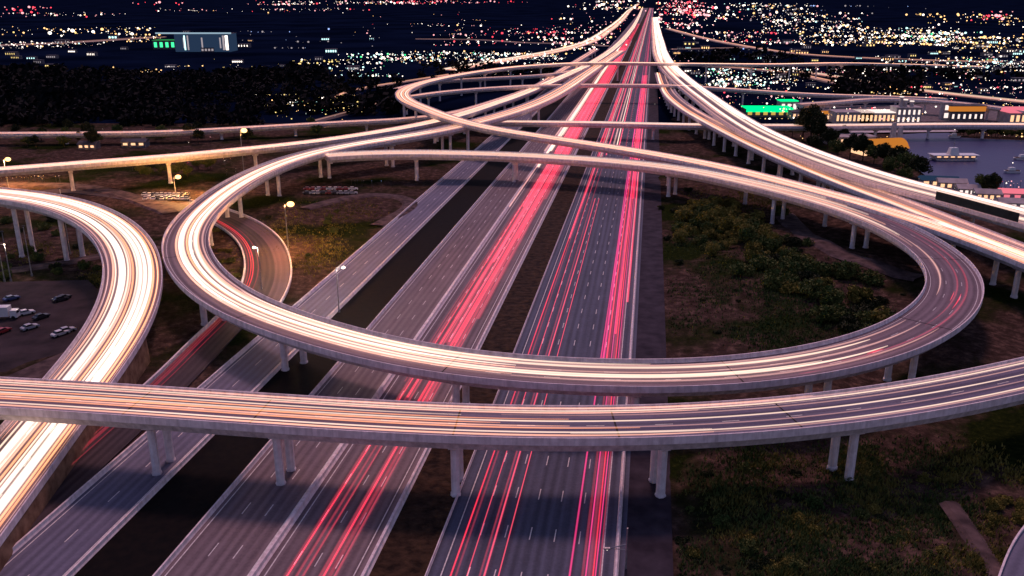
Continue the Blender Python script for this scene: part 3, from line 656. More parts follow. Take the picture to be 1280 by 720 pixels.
# dirt tracks on the left
for pts, W_ in ((((-40, 345), (60, 335), (130, 318), (200, 312)), 6), (((-40, 505), (40, 470), (110, 440)), 9), (((380, 262), (420, 250), (480, 243), (520, 252), (470, 283)), 7), (((-20, 232), (80, 232), (160, 246), (215, 268)), 9), (((980, 268), (1010, 300), (1070, 330), (1150, 350)), 9), (fpath_pts, 3.6)):
    p_ = Path([P(a, b, 0) for a, b in pts], 6, 6)
    for q in p_.p: q.z = max(hgt(q.x, q.y), 0)+.5
    mb = MB(); sweep(mb, p_, [(-W_/2, -.5), (-W_/2+1, .1), (W_/2-1, .1), (W_/2, -.5)], closed=False); tag(mb.build('dirt_track', M['dirt'] if 'dirt' in M else M.setdefault('dirt', noisy('dirt', (.04, .028, .028), (.13, .09, .085), .3, .95, 9))), kind='structure')

M['lot'] = noisy('worn_lot', (.016, .012, .014), (.05, .036, .04), .12, .9, 10)
# parking area at the left
poly_sheet('car_park', [(-60, 470), (-60, 355), (20, 352), (110, 350), (125, 365), (118, 400), (88, 435), (40, 462)], .3, M['lot'])

# ------------------------------------------------------------------ trees
def leaf_crown(mb, c, r, hz, n, leaf, clumps, seed, mi=0):
    q = random.Random(seed); cl = []
    for _ in range(clumps):
        while True:
            v = Vector((q.uniform(-1, 1), q.uniform(-1, 1), q.uniform(-.9, 1)))
            if v.length < 1: break
        cl.append((Vector((v.x*r*.72, v.y*r*.72, v.z*hz*.72)), q.uniform(.25, .48)))
    for i in range(n):
        cc, cr_ = cl[q.randrange(clumps)]
        d = Vector((q.gauss(0, 1), q.gauss(0, 1), q.gauss(0, 1))).normalized()*(q.random()**.4)
        p = Vector(c)+cc+Vector((d.x*cr_*r, d.y*cr_*r, d.z*cr_*hz))
        a = Vector((q.gauss(0, 1), q.gauss(0, 1), q.gauss(0, 1))).normalized(); b = a.orthogonal().normalized(); e = a.cross(b); s_ = leaf*q.uniform(.6, 1.4)
        mb.add([p-b*s_, p+e*s_*.6, p+b*s_, p-e*s_*.6], [(0, 1, 2, 3)], mi)
def tree_proto(name, h, r, leafm, n, leaf, seed, trunk=True, crown_base=.25):
    root = empty(name); mb = MB(); hz = h*(1-crown_base)/2
    leaf_crown(mb, (0, 0, h-hz), r, hz, n, leaf, 16, seed); mb.build('crown', M[leafm], root)
    q = random.Random(seed+1); mb = MB(); mb.tube((0, 0, -.5), (q.uniform(-.2, .2), 0, h*.6), h*.03, h*.015, 7)
    mb.build('trunk' if trunk else 'stem', M['bark'], root)
    for k in range(4 if trunk else 2):
        a = k*1.7+q.random(); z_ = h*q.uniform(.3, .5); mb = MB(); mb.tube((0, 0, z_), (math.cos(a)*r*.6, math.sin(a)*r*.6, z_+h*.25), h*.014, h*.004, 5); mb.build('limb', M['bark'], root)
    return root
PROTO = {}
for k, (nm, h, r, lm, n_, lf, sd, tr) in {'t1': ('broadleaf_tree', 11, 5, 'leaf3', 2600, .42, 3, True), 't2': ('broadleaf_tree', 9, 4.6, 'leaf', 2400, .40, 5, True), 't3': ('tall_tree', 15, 5.5, 'leaf3', 3200, .5, 8, True),
                                      's1': ('bush', 3.4, 2.6, 'leaf', 1300, .26, 11, False), 's2': ('bush', 3.0, 2.4, 'leaf2', 1200, .26, 12, False), 's3': ('bush', 2.2, 2.2, 'leaf3', 1100, .24, 13, False), 's4': ('tall_bush', 4.6, 2.8, 'leaf2', 1600, .28, 17, False)}.items():
    PROTO[k] = [tree_proto(nm, h, r, lm, n_, lf, sd, tr, .25 if tr else .0), False]
def copy_tree(o, parent=None):
    c = o.copy(); sc.collection.objects.link(c); c.parent = parent
    for ch in o.children: copy_tree(ch, c)
    return c
def plant(kind, loc, s, label, group, rz=None):
    pr = PROTO[kind]; o = pr[0] if not pr[1] else copy_tree(pr[0])
    first = not pr[1]; pr[1] = True
    o.location = loc; o.scale = (s, s, s*rnd.uniform(.85, 1.15)); o.rotation_euler = (0, 0, rnd.uniform(0, 6.28) if rz is None else rz)
    if first: pr[0] = o
    for k in ('group',): 
        if k in o: del o[k]
    tag(o, label=label, cat='bush' if kind[0] == 's' else 'tree', group=group); return o
def on_ground(px, py):
    p = P(px, py, 0)
    for _ in range(3): p = P(px, py, hgt(p.x, p.y))
    return p
# shrubs inside the loop on the right
SH = [(842, 265, 's3', .9), (866, 262, 's4', 1.), (880, 268, 's4', 1.2), (893, 262, 's4', 1.3), (905, 272, 's2', 1.5), (918, 266, 's4', 1.1), (930, 278, 's2', 1.3), (872, 284, 's1', 1.3), (886, 290, 's2', 1.4), (902, 292, 's4', 1.3), (917, 290, 's2', 1.5),
      (933, 296, 's2', 1.4), (948, 302, 's4', 1.2), (962, 310, 's4', 1.3), (978, 320, 's2', 1.3), (990, 326, 's1', 1.2), (876, 306, 's1', 1.2), (893, 315, 's1', 1.3), (912, 310, 's2', 1.2), (955, 325, 's3', 1.5), (1003, 340, 's1', 1.5), (1018, 348, 's1', 1.7), (1030, 360, 's2', 1.4),
      (1015, 372, 's1', 1.8), (1035, 382, 's1', 1.6), (1048, 396, 's3', 1.7), (1028, 402, 's1', 1.5), (1062, 405, 's3', 1.4), (1085, 396, 's3', 1.4), (1100, 380, 's3', 1.1), (860, 240, 's3', 1.1), (834, 300, 's3', .8), (850, 330, 's3', .9), (1090, 415, 's3', 1.3), (826, 262, 's3', .8)]
desc = {'s1': 'green rounded bush', 's2': 'yellowish-green bush', 's3': 'low dark bush', 's4': 'tall upright yellow-green bush'}
for x, y, k, s_ in SH:
    pl = 'on the slope inside the right half of the loop'
    if y > 335: pl = 'in the hollow inside the lower right bend of the loop'
    elif x < 855: pl = 'beside the straight freeway inside the loop'
    lb = desc[k]+' '+pl
    plant(k, on_ground(x, y), s_, lb, lb.replace('bush', 'bushes', 1))
for i in range(60):
    t = rnd.random(); x = 930+170*t+rnd.gauss(0, 26); y = 305+105*t+rnd.gauss(0, 13)
    if y > 425 or x > 1120: continue
    k = rnd.choice(['s1', 's1', 's2', 's3']); lb = desc[k]+' in the thicket down the middle of the ground inside the loop'
    plant(k, on_ground(x, y)-Vector((0, 0, .6)), rnd.uniform(.9, 2.0), lb, lb.replace('bush', 'bushes', 1))
for i in range(35):
    x = rnd.gauss(905, 30); y = 285+rnd.gauss(0, 19)
    if x < 850: continue
    k = rnd.choice(['s4', 's4', 's2', 's1']); lb = desc[k]+' in the upper thicket inside the loop, nearest the freeway'
    plant(k, on_ground(x, y)-Vector((0, 0, .5)), rnd.uniform(.9, 1.8), lb, lb.replace('bush', 'bushes', 1))
for i in range(66):   # rough scrub on the lower right ground
    x, y = rnd.uniform(840, 1180), rnd.uniform(585, 730)
    k = rnd.choice(['s3', 's3', 's1', 's2']); lb = desc[k]+' on rough ground below the front viaduct, right of the freeway'
    plant(k, on_ground(x, y)-Vector((0, 0, .7)), rnd.uniform(.35, .75), lb, lb.replace('bush', 'bushes', 1))
for i in range(16):
    x = rnd.uniform(1232, 1290); y = rnd.uniform(585, 660) if x > 1250 else rnd.uniform(620, 670)
    lb = 'amber-lit yellowish bush above the small road in the bottom right corner'
    plant('s2', on_ground(x, y)-Vector((0, 0, .4)), rnd.uniform(.4, .75), lb, 'amber-lit bushes by the corner road')
for i in range(20):
    x, y = rnd.uniform(850, 1140), rnd.uniform(330, 440)
    lb = 'tiny low dark bush scattered over the slope inside the loop'
    plant('s3', on_ground(x, y)-Vector((0, 0, .5)), rnd.uniform(.3, .6), lb, 'tiny bushes scattered inside the loop')
for i in range(24):
    x, y = rnd.uniform(300, 440), rnd.uniform(265, 335)
    if P(x, y).dot(FR) > oFl-8 or min((P(x, y)-q_).length for q_ in Lpath.p) < 16: continue
    lb = 'small bush on the dark grass between the loop and the frontage road'
    plant(rnd.choice(['s3', 's1']), on_ground(x, y)-Vector((0, 0, .4)), rnd.uniform(.3, .8), lb, 'small bushes left of the frontage road')
for i in range(26):
    x, y = rnd.uniform(262, 305), rnd.uniform(288, 350)
    if min((P(x, y)-q_).length for q_ in Lpath.p) < 7: continue
    plant('s2', on_ground(x, y)-Vector((0, 0, .4)), rnd.uniform(.4, .8), 'small amber-lit bush on the island inside the red-lit slip road bend', 'bushes on the slip road island')
for i in range(20):
    x, y = rnd.uniform(0, 125), rnd.uniform(275, 350)
    if rnd.random() < .5: k, lb = 's3', 'small dark bush under the blazing left ramp'
    else: k, lb = 's1', 'small green bush under the blazing left ramp'
    plant(k, on_ground(x, y)-Vector((0, 0, .4)), rnd.uniform(.5, 1.1), lb, lb.replace('bush', 'bushes', 1))
# grass and weeds: nobody could count the tufts
def grass(boxes, seed, m, label):
    mb = MB(); q = random.Random(seed)
    for (x0, x1, y0, y1, n_, sp_) in boxes:
        cs = [(q.uniform(x0, x1), q.uniform(y0, y1)) for _ in range(max(4, n_//160))]
        for _ in range(n_):
            c_ = q.choice(cs); b_ = on_ground(c_[0]+q.gauss(0, sp_), c_[1]+q.gauss(0, sp_*.5))
            if b_.dot(FR) < oRr+10 and b_.dot(FR) > oFl-3: continue
            for k_ in range(3):
                a_ = q.uniform(0, 6.28); l_ = q.uniform(.25, .75); w_ = l_*.3; dx, dy = math.cos(a_), math.sin(a_); ox, oy = q.uniform(-.4, .4), q.uniform(-.4, .4)
                mb.add([(b_.x+ox-dy*w_, b_.y+oy+dx*w_, b_.z-.1), (b_.x+ox+dy*w_, b_.y+oy-dx*w_, b_.z-.1), (b_.x+ox+dx*l_*.6, b_.y+oy+dy*l_*.6, b_.z+l_)], [(0, 1, 2)])
    tag(mb.build('grass', M[m]), kind='stuff', label=label, cat='grass')
grass([(830, 1200, 560, 730, 9000, 22), (960, 1090, 330, 440, 5000, 16), (850, 960, 300, 430, 2600, 14)], 3, 'leaf', 'patches of green grass and weeds right of the freeway')
grass([(900, 1270, 560, 730, 4500, 16), (860, 1000, 235, 320, 2500, 12), (300, 450, 260, 330, 2200, 14), (30, 200, 300, 350, 1200, 12)], 4, 'leaf2', 'patches of dry yellowish grass on the open ground')
# dark trees behind the bright ramp
TT = [(990, 172, 't1', 1.0), (1003, 176, 't3', 1.25), (1013, 178, 't3', 1.45), (1024, 182, 't3', 1.25), (1034, 190, 't1', 1.2), (1047, 196, 't2', 1.25), (1062, 199, 't1', 1.2), (1078, 202, 't1', 1.3), (1092, 205, 't2', 1.2), (1107, 210, 't1', 1.35), (1122, 216, 't1', 1.35), (1136, 221, 't2', 1.4), (1149, 227, 't1', 1.2), (1112, 221, 't2', 1.1),
      (1055, 178, 't1', .9), (968, 165, 't2', .8), (980, 168, 't2', .8), (1130, 232, 't2', .9), (1018, 192, 't1', 1.1)]
for i, (x, y, k, s_) in enumerate(TT):
    lb = {'t1': 'dark broad tree in the clump behind the bright right ramp', 't2': 'lighter green tree in the clump behind the bright right ramp', 't3': 'tallest dark tree at the left end of the clump behind the bright ramp'}[k]
    plant(k, on_ground(x, y), s_, lb, 'trees behind the bright right ramp')
for i in range(16):
    x = 870+i*9+rnd.gauss(0, 8); y = 262+i*5.5+rnd.gauss(0, 7)
    plant('t2', on_ground(x, y)-Vector((0, 0, 1)), rnd.uniform(.5, .8), 'small round green tree rising from the thicket inside the loop', 'small trees in the thicket inside the loop')
plant('t2', P(1226, 243, 0), 1.0, 'single green tree between lit sheds at the lake shore, lower right', None)
plant('t1', P(1236, 246, 0), .9, 'darker tree standing at the lake shore beside the pink roof', None)
for i in range(16):
    x = 1200+i*5.4+rnd.uniform(-2, 2); plant(rnd.choice(['t1', 't2']), P(x, 170+ (x-1200)*.03+rnd.uniform(-.5, .5), 0), rnd.uniform(.5, .75), 'small dark tree in the row along the far bank of the lake', 'trees along the far bank of the lake')
for i in range(26):
    x = rnd.choice([rnd.uniform(0, 125), rnd.uniform(60, 400)]); y = rnd.uniform(170, 190)-(x*.03)
    plant(rnd.choice(['t1', 't2']), on_ground(x, y), rnd.uniform(.6, 1.0), 'dark tree between the thin crossroad and the long left ramp', 'dark trees between the two left ramps')
for i in range(16):
    x = rnd.uniform(165, 280); plant('t2', on_ground(x, rnd.uniform(206, 222)), rnd.uniform(.5, .8), 'lamp-lit green tree beyond the parked cars by the left ramp', 'trees beside the lamp between the ramps')
for k, pr in PROTO.items():
    if not pr[1]:
        for c in list(pr[0].children): bpy.data.objects.remove(c)
        bpy.data.objects.remove(pr[0])
# far woods: nobody could count them
def woods(name, boxes, seed, m):
    mb = MB(); q = random.Random(seed)
    for (x0, x1, y0, y1, n_) in boxes:
        for _ in range(n_):
            c = P(q.uniform(x0, x1), q.uniform(y0, y1), 0); h_ = (q.uniform(5, 11))*(1+.35*math.sin(c.x*.02)*math.cos(c.y*.013)); r_ = h_*.75
            for i in range(26):
                d = Vector((q.gauss(0, 1), q.gauss(0, 1), q.gauss(0, 1))).normalized()*(q.random()**.35)
                p = c+Vector((d.x*r_, d.y*r_, h_*.5+d.z*h_*.5)); a = Vector((q.gauss(0, 1), q.gauss(0, 1), q.gauss(0, 1))).normalized(); b = a.orthogonal().normalized(); e = a.cross(b); s_ = r_*.34
                mb.add([p-b*s_, p+e*s_*.7, p+b*s_, p-e*s_*.7], [(0, 1, 2, 3)])
    tag(mb.build(name, M[m]), kind='stuff', label='dark mass of distant woodland beyond the ramps', cat='woodland')
M['leaf4'] = noisy('wood_dark', (.002, .003, .004), (.005, .006, .006), .05, .9, 3)
woods('woodland', [(-40, 330, 92, 158, 800), (330, 500, 100, 145, 160), (-40, 420, 92, 108, 200), (520, 690, 82, 100, 60), (850, 1000, 66, 80, 60), (1040, 1150, 104, 122, 90), (960, 1280, 88, 100, 80)], 5, 'leaf4')

# ------------------------------------------------------------------ street lamps
def lamp(px, py_base, py_top, kind, label, power, col, arm=2.0, energy=True, az=0, r=.45):
    b = on_ground(px, py_base); # height from the picture row of the head
    v = (py_top-360)/F; d = b.y; t = d/(CP-v*SP); h = H-(SP+v*CP)*t-b.z
    root = empty('street_lamp', b, az, label=label, cat='street lamp')
    mb = MB(); mb.tube((0, 0, -.3), (0, 0, h), .2, .11, 8); mb.tube((0, 0, -.3), (0, 0, .8), .34, .3, 8); mb.build('pole', M['steel'], root)
    if arm: mb = MB(); mb.tube((0, 0, h-.15), (arm, 0, h+.1), .07, .05, 6); mb.build('arm', M['steel'], root)
    mb = MB(); mb.box((arm, 0, h+.2), (1.0, .5, .25), taper=.7); hd = mb.build('lamp_head', M['dark'], root)
    mb = MB(); mb.ball((arm, 0, h-.05), r, 10, 7, sz=.7); mb.build('bulb', M[kind], hd)  # sodium bulbs are enlarged so that their size stands for the glow
    if energy:
        l = bpy.data.lights.new('lamp_light', 'POINT'); l.energy = power; l.color = col; l.shadow_soft_size = .5
        lo = bpy.data.objects.new('lamp_light', l); lo.location = (arm, 0, h-.9); link(lo, root)
    return root
SOD = (1, .42, .10); WH = (1, .8, .62)
lamp(361, 318, 255, 'l_sodium', 'bright sodium street lamp on the dark grass left of the frontage road', 130000, SOD, r=1.3)
lamp(220, 246, 221, 'l_sodium', 'sodium street lamp beside the parked cars between the two left ramps', 130000, SOD, r=1.3)
lamp(11, 236, 199, 'l_sodium', 'sodium street lamp at the far left edge, in front of the long ramp', 120000, SOD, r=1.3)
lamp(305, 215, 163, 'l_sodium', 'sodium street lamp behind the long left ramp, on the thin crossroad', 120000, SOD, r=1.6)
lamp(424, 391, 334, 'l_white', 'white street lamp on the left barrier of the frontage road', 5000, WH, r=.55)
lamp(327, 362, 309, 'l_white', 'white street lamp inside the bend of the red-lit slip road', 5000, WH, r=.55, arm=-1)
lamp(88, 318, 236, 'dark', 'unlit thin dark pole in front of the blazing left ramp', 0, WH, energy=False, arm=0, r=.2)
lamp(6, 352, 305, 'l_white', 'short lamp post standing beneath the blazing left ramp at the edge', 1500, WH, r=.3)
lamp(40, 345, 283, 'dark', 'unlit tall dark pole at the back of the car park, right one of two', 0, WH, energy=False, arm=0, r=.2)
lamp(14, 352, 290, 'dark', 'unlit tall dark pole at the back of the car park, left one of two', 0, WH, energy=False, arm=0, r=.2)
# lamp post in the foreground with a double arm
root = empty('lamp_post', P(782, 712, 0), label='slim pale lamp post with a bracket arm beside the barrier at the bottom centre', cat='lamp post')
mb = MB(); mb.tube((0, 0, -.3), (0, 0, 7.5), .16, .12, 8); mb.build('pole', M['steel'], root)
mb = MB(); mb.tube((0, 0, 4.6), (-2.6, 0, 3.9), .1, .08, 6); mb.tube((0, 0, 3.6), (-2.6, 0, 3.9), .07, .07, 6); mb.build('arm', M['steel'], root)
mb = MB(); mb.box((-3.0, 0, 3.85), (1.1, .45, .25), taper=.8); hd = mb.build('lamp_head', M['steel'], root)
mb = MB(); mb.ball((-3.0, 0, 3.66), .16, 8, 6, sz=.6); mb.build('bulb', M['c_white'], hd)

# ------------------------------------------------------------------ vehicles
paint = {n_: noisy('car_paint_'+n_, tuple(v*.9 for v in c), c, 3, .3, spec=.6) for n_, c in {'white': (.75, .74, .72), 'dark': (.03, .03, .035), 'red': (.35, .03, .03), 'silver': (.45, .45, .47), 'blue': (.05, .08, .2)}.items()}
def car(loc, rz, color, label, lit=False, group=None):
    root = empty('parked_car', loc, rz, label=label, cat='car', group=group)
    prof = [(-2.2, .35), (-2.25, .8), (-1.9, .98), (-1.5, 1.02), (1.0, .98), (1.95, .85), (2.2, .65), (2.2, .35)]
    vs = [(x, y*.88, z) for y in (-1, 1) for x, z in prof]; n_ = 8
    mb = MB(); mb.add(vs, [tuple(range(n_)), tuple(range(2*n_-1, n_-1, -1))]+[(i, n_+i, n_+(i+1) % n_, (i+1) % n_) for i in range(n_)]); mb.build('body', paint[color], root)
    mb = MB(); mb.add([(x*k_, y, z) for (x, y, z, k_) in [(-1.7, -.8, 1.0, 1), (.9, -.8, 1.0, 1), (.9, .8, 1, 1), (-1.7, .8, 1, 1), (-1.2, -.65, 1.45, 1), (.2, -.65, 1.45, 1), (.2, .65, 1.45, 1), (-1.2, .65, 1.45, 1)]], [(0, 1, 5, 4), (1, 2, 6, 5), (2, 3, 7, 6), (3, 0, 4, 7)]); mb.build('window', M['glass'], root)
    mb = MB(); mb.box((-.5, 0, 1.47), (1.45, 1.32, .06)); mb.build('roof', paint[color], root)
    for x in (-1.35, 1.35):
        for y in (-.8, .8): mb = MB(); mb.tube((x, y-.1, .33), (x, y+.1, .33), .33, .33, 12); mb.build('wheel', M['rubber'], root)
    for y in (-.6, .6):
        mb = MB(); mb.ball((2.17, y, .68), .16 if lit else .1, 6, 5); mb.build('headlight', M['c_white'] if lit else M['steel'], root)
    return root
cl = list(paint)
carspots = [(76, 419, 'white', 'white parked car in the open car park at left, nearest the blazing ramp'), (84, 415, 'silver', 'silver parked car right behind the white one in the car park'), (38, 411, 'silver', 'silver car parked alone at the middle of the left car park'), (33, 393, 'white', 'white car parked farther back in the left car park'),
            (80, 374, 'dark', 'dark car parked at the back right of the left car park'), (76, 376, 'dark', 'second dark car next to the dark one at the back right of the car park'), (4, 416, 'red', 'red car cut off by the left picture edge in the car park'), (52, 398, 'dark', 'dark car in the middle row of the left car park'), (15, 375, 'blue', 'blue car in the back row of the left car park')]
for x, y, c_, lb in carspots: car(P(x, y, .31), rnd.uniform(-.3, .3)+1.0, c_, lb)
for i in range(22):
    x = 182+(i % 11)*5.2; y = 245+(i//11)*4.5+rnd.uniform(-.6, .6); c_ = rnd.choice(['white', 'silver', 'white', 'dark'])
    car(on_ground(x, y)+Vector((0, 0, .15)), 1.6+rnd.uniform(-.2, .2), c_, c_+' car in the two packed rows beside the sodium lamp between the left ramps', True, c_+' cars parked by the sodium lamp')
for i in range(18):
    x = 385+(i % 9)*7+rnd.uniform(-1, 1); y = 238+(i//9)*5; c_ = rnd.choice(['white', 'silver', 'red', 'dark'])
    car(on_ground(x, y)+Vector((0, 0, .15)), .2, c_, c_+' car parked in the lot under the far left arm of the loop', False, c_+' cars in the lot under the loop')
# box truck in the left lot
def truck(loc, rz, label, L_=7, big='white'):
    root = empty('box_truck', loc, rz, label=label, cat='truck')
    mb = MB(); mb.box((-1, 0, 2.2), (L_, 2.5, 2.7)); mb.build('cargo_box', paint[big], root)
    mb = MB(); mb.box((L_/2+.2, 0, 1.5), (1.9, 2.3, 2.0), taper=.92); mb.build('cab', paint['white'], root)
    mb = MB(); mb.box((L_/2+1.13, 0, 1.95), (.1, 1.9, .7)); mb.build('windscreen', M['glass'], root)
    mb = MB(); mb.box((-.4, 0, .75), (L_+1.6, 1.2, .25)); mb.build('chassis', M['dark'], root)
    for x in (-L_/2, -L_/2+1.2, L_/2+.1):
        for y in (-1.05, 1.05): mb = MB(); mb.tube((x, y-.15, .5), (x, y+.15, .5), .5, .5, 12); mb.build('wheel', M['rubber'], root)
truck(P(2, 398, .31), .1, 'white box truck with a long pale box at the left picture edge')

# long dark barrier screen on the right fan
q0 = E2.near_px(1186, 272); q1 = E2.near_px(1290, 300)
mb = MB(); sweep(mb, E2, [(9.2, 1.0), (9.2, 4.0), (9.35, 4.0), (9.35, 1.0)], q0, q1); M['teal'] = noisy('teal_screen', (.006, .014, .018), (.016, .028, .034), .4, .6)
sc_o = mb.build('noise_screen', M['teal']); tag(sc_o, label='long dark teal noise screen on the near edge of the bright wide ramp', cat='screen')

# ------------------------------------------------------------------ boats
def boat(px, py, L_, W_, kind, label, rz=0):
    p = P(px, py, .9); root = empty('boat', p, rz, label=label, cat='boat')
    n_ = 10; mb = MB(); vs = []
    for z_, k_ in ((-.3, .82), (1.1, 1.0)):
        for i in range(n_):
            t = 2*math.pi*i/n_; cx = math.cos(t); sx = math.sin(t)
            vs.append((L_/2*k_*(abs(cx)**.7)*(1 if cx > 0 else -1), W_/2*k_*(abs(sx)**.45)*(1 if sx > 0 else -1 if sx < 0 else 0), z_))
    mb.add(vs, [tuple(range(n_))[::-1], tuple(range(n_, 2*n_))]+[(i, (i+1) % n_, n_+(i+1) % n_, n_+i) for i in range(n_)]); mb.build('hull', paint['white'], root)
    mb = MB(); mb.box((0, 0, 1.25), (L_*.8, W_*.7, .15)); mb.build('deck', M['bark'], root)
    if kind == 'barge':
        mb = MB(); mb.box((0, 0, 2.1), (L_*.86, W_*.8, 1.2)); mb.build('lower_cabin', M['g_warm2'], root)
        mb = MB(); mb.box((0, 0, 3.0), (L_*.95, W_*.95, .3)); mb.build('upper_deck', paint['white'], root)
        mb = MB(); mb.box((-.5, 0, 4.9), (L_*.2, W_*.5, 3.6), taper=.7); mb.build('wheelhouse', paint['white'], root)
        mb = MB(); mb.tube((-.5, 0, 6.6), (-.5, 0, 11), .18, .08, 6); mb.tube((-2, 0, 9), (1, 0, 9), .08, .08, 5); mb.build('mast', M['steel'], root)
        for s_ in (-1, 1):
            for k_ in range(6): mb = MB(); mb.box((-L_*.35+k_*L_*.14, s_*W_*.405, 2.2), (L_*.08, .08, .6)); mb.build('window', M['g_warm'], root)
    else:
        mb = MB(); mb.box((-.5, 0, 2.0), (L_*.4, W_*.6, 1.5), taper=.8); mb.build('cabin', paint['white'], root)
        mb = MB(); mb.tube((-.5, 0, 2.6), (-.5, 0, 5), .08, .04, 5); mb.build('mast', M['steel'], root)
        mb = MB(); mb.ball((-.5, 0, 5), .25, 6, 5); mb.build('lantern', M['c_white'], root)
M['g_warm2'] = noisy('pale_warm_cabin', (.5, .42, .36), (.65, .55, .48), 1)  # plain pale warm tone of the barge's lower cabin
boat(1191, 200, 26, 8, 'barge', 'two-decked pale barge with wheelhouse and mast in the middle of the lake')
boat(1265, 216, 8.5, 3.4, 'small', 'small white motor boat on the lake, nearer than the barge')
boat(1280, 199.5, 12, 4, 'small', 'white boat at the right edge of the lake')
boat(1193, 172, 8, 3, 'small', 'little white boat near the far bank of the lake')
# sail-shaped marquee beside lake
root = empty('sail_tower', P(1118, 181, .9), label='pale twin-peaked sail-like tower on the left bank of the lake', cat='tower')
for x, h_ in ((-1.6, 13), (2.4, 10.5)):
    mb = MB(); mb.box((x, 0, h_/2), (3.4, 2.6, h_), taper=.62); mb.build('peak', M['conc'], root)
mb = MB(); mb.box((0, 0, .2), (9, 5, .6)); mb.build('base', M['conc'], root)

# ------------------------------------------------------------------ buildings
M['bwall'] = noisy('building_wall', (.10, .09, .10), (.2, .18, .19), .3)
M['bwall2'] = noisy('pale_building_wall', (.35, .31, .30), (.5, .45, .44), .3)
M['broof'] = noisy('flat_roof', (.05, .05, .06), (.1, .1, .115), .2)
def building(p, w_, d_, h_, rz, wall, roof, win, label, nwin=5, rows=1, group=None, name='building', gable=False, fill=.55):
    root = empty(name, p, rz, label=label, cat='building', group=group)
    mb = MB(); mb.box((0, 0, h_/2-.5), (w_, d_, h_+1)); mb.build('wall', M[wall], root)
    mb = MB()
    if gable:
        a, b_ = w_/2+.5, d_/2+.5; mb.add([(-a, -b_, h_), (a, -b_, h_), (a, b_, h_), (-a, b_, h_), (-a, 0, h_+d_*.22), (a, 0, h_+d_*.22)], [(0, 1, 5, 4), (2, 3, 4, 5), (0, 4, 3), (1, 2, 5), (3, 2, 1, 0)])
    else:
        mb.box((0, 0, h_+.35), (w_+.8, d_+.8, .5))
    mb.build('roof', M[roof], root)
    for r_ in range(rows):
        for i in range(nwin):
            x = -w_/2+w_*(i+.5)/nwin; hh = (h_-1)/rows
            mb = MB(); mb.box((x, -d_/2-.06, .8+hh*(r_+.5)), (w_/nwin*fill, .14, hh*.62)); mb.build('window', M[win], root)
    return root
def bpx(px, py, *a, **k): return building(P(px, py, 0), *a, **k)
def mpp(py): return H/(SP+(py-360)/F*CP)/F       # metres in one pixel on the ground at a row
bpx(960, 148, 46, 20, 7, -.05, 'bwall', 'g_green', 'g_yel', 'low building glowing with green neon, left of the warehouses', nwin=6, name='shop_building') if False else None
M['g_yel'] = emit('yellow_lit_window', (.95, .6, .12), .6)
r_ = bpx(958, 145, 34, 16, 6, -.03, 'bwall', 'g_green', 'g_yel', 'low building with a glowing green neon roof, left of the lit warehouses', nwin=6, name='shop_building')
mb = MB(); mb.box((0, -8.3, 5.2), (34, .4, 2.6)); mb.build('neon_fascia', M['g_green'], r_)
bpx(983, 141, 13, 10, 9, 0, 'bwall2', 'g_green', 'g_white', 'small white-fronted building with a green roof beside the green neon one', nwin=3, name='shop_building')
bpx(1000, 148, 16, 14, 5, 0, 'bwall2', 'broof', 'g_warm', 'small warm-lit hall right of the green neon building', nwin=5, name='hall')
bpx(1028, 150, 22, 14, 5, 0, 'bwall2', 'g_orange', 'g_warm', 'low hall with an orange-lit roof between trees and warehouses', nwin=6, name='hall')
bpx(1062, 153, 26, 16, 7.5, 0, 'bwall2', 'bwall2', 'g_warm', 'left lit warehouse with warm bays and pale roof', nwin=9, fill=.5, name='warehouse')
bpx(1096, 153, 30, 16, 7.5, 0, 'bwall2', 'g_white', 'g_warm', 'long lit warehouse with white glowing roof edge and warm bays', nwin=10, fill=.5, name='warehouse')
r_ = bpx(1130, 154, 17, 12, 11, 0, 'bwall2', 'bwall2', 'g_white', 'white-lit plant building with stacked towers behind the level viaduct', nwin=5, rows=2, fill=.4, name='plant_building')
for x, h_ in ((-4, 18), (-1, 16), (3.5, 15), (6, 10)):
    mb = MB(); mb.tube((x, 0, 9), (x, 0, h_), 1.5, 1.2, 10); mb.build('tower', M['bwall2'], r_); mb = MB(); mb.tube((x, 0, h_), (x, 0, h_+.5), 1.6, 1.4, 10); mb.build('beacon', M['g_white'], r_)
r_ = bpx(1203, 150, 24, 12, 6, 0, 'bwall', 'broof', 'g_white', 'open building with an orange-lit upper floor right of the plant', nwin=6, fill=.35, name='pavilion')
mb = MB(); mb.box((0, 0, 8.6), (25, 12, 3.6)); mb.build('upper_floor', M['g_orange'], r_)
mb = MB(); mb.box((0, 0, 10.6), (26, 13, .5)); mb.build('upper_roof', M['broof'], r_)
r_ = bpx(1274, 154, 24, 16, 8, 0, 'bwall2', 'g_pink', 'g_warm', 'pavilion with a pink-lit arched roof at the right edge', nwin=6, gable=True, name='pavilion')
bpx(1180, 150, 6, 5, 12, 0, 'bwall2', 'bwall2', 'g_white', 'slim pale stair tower left of the orange-lit building', nwin=1, rows=2, name='stair_tower')
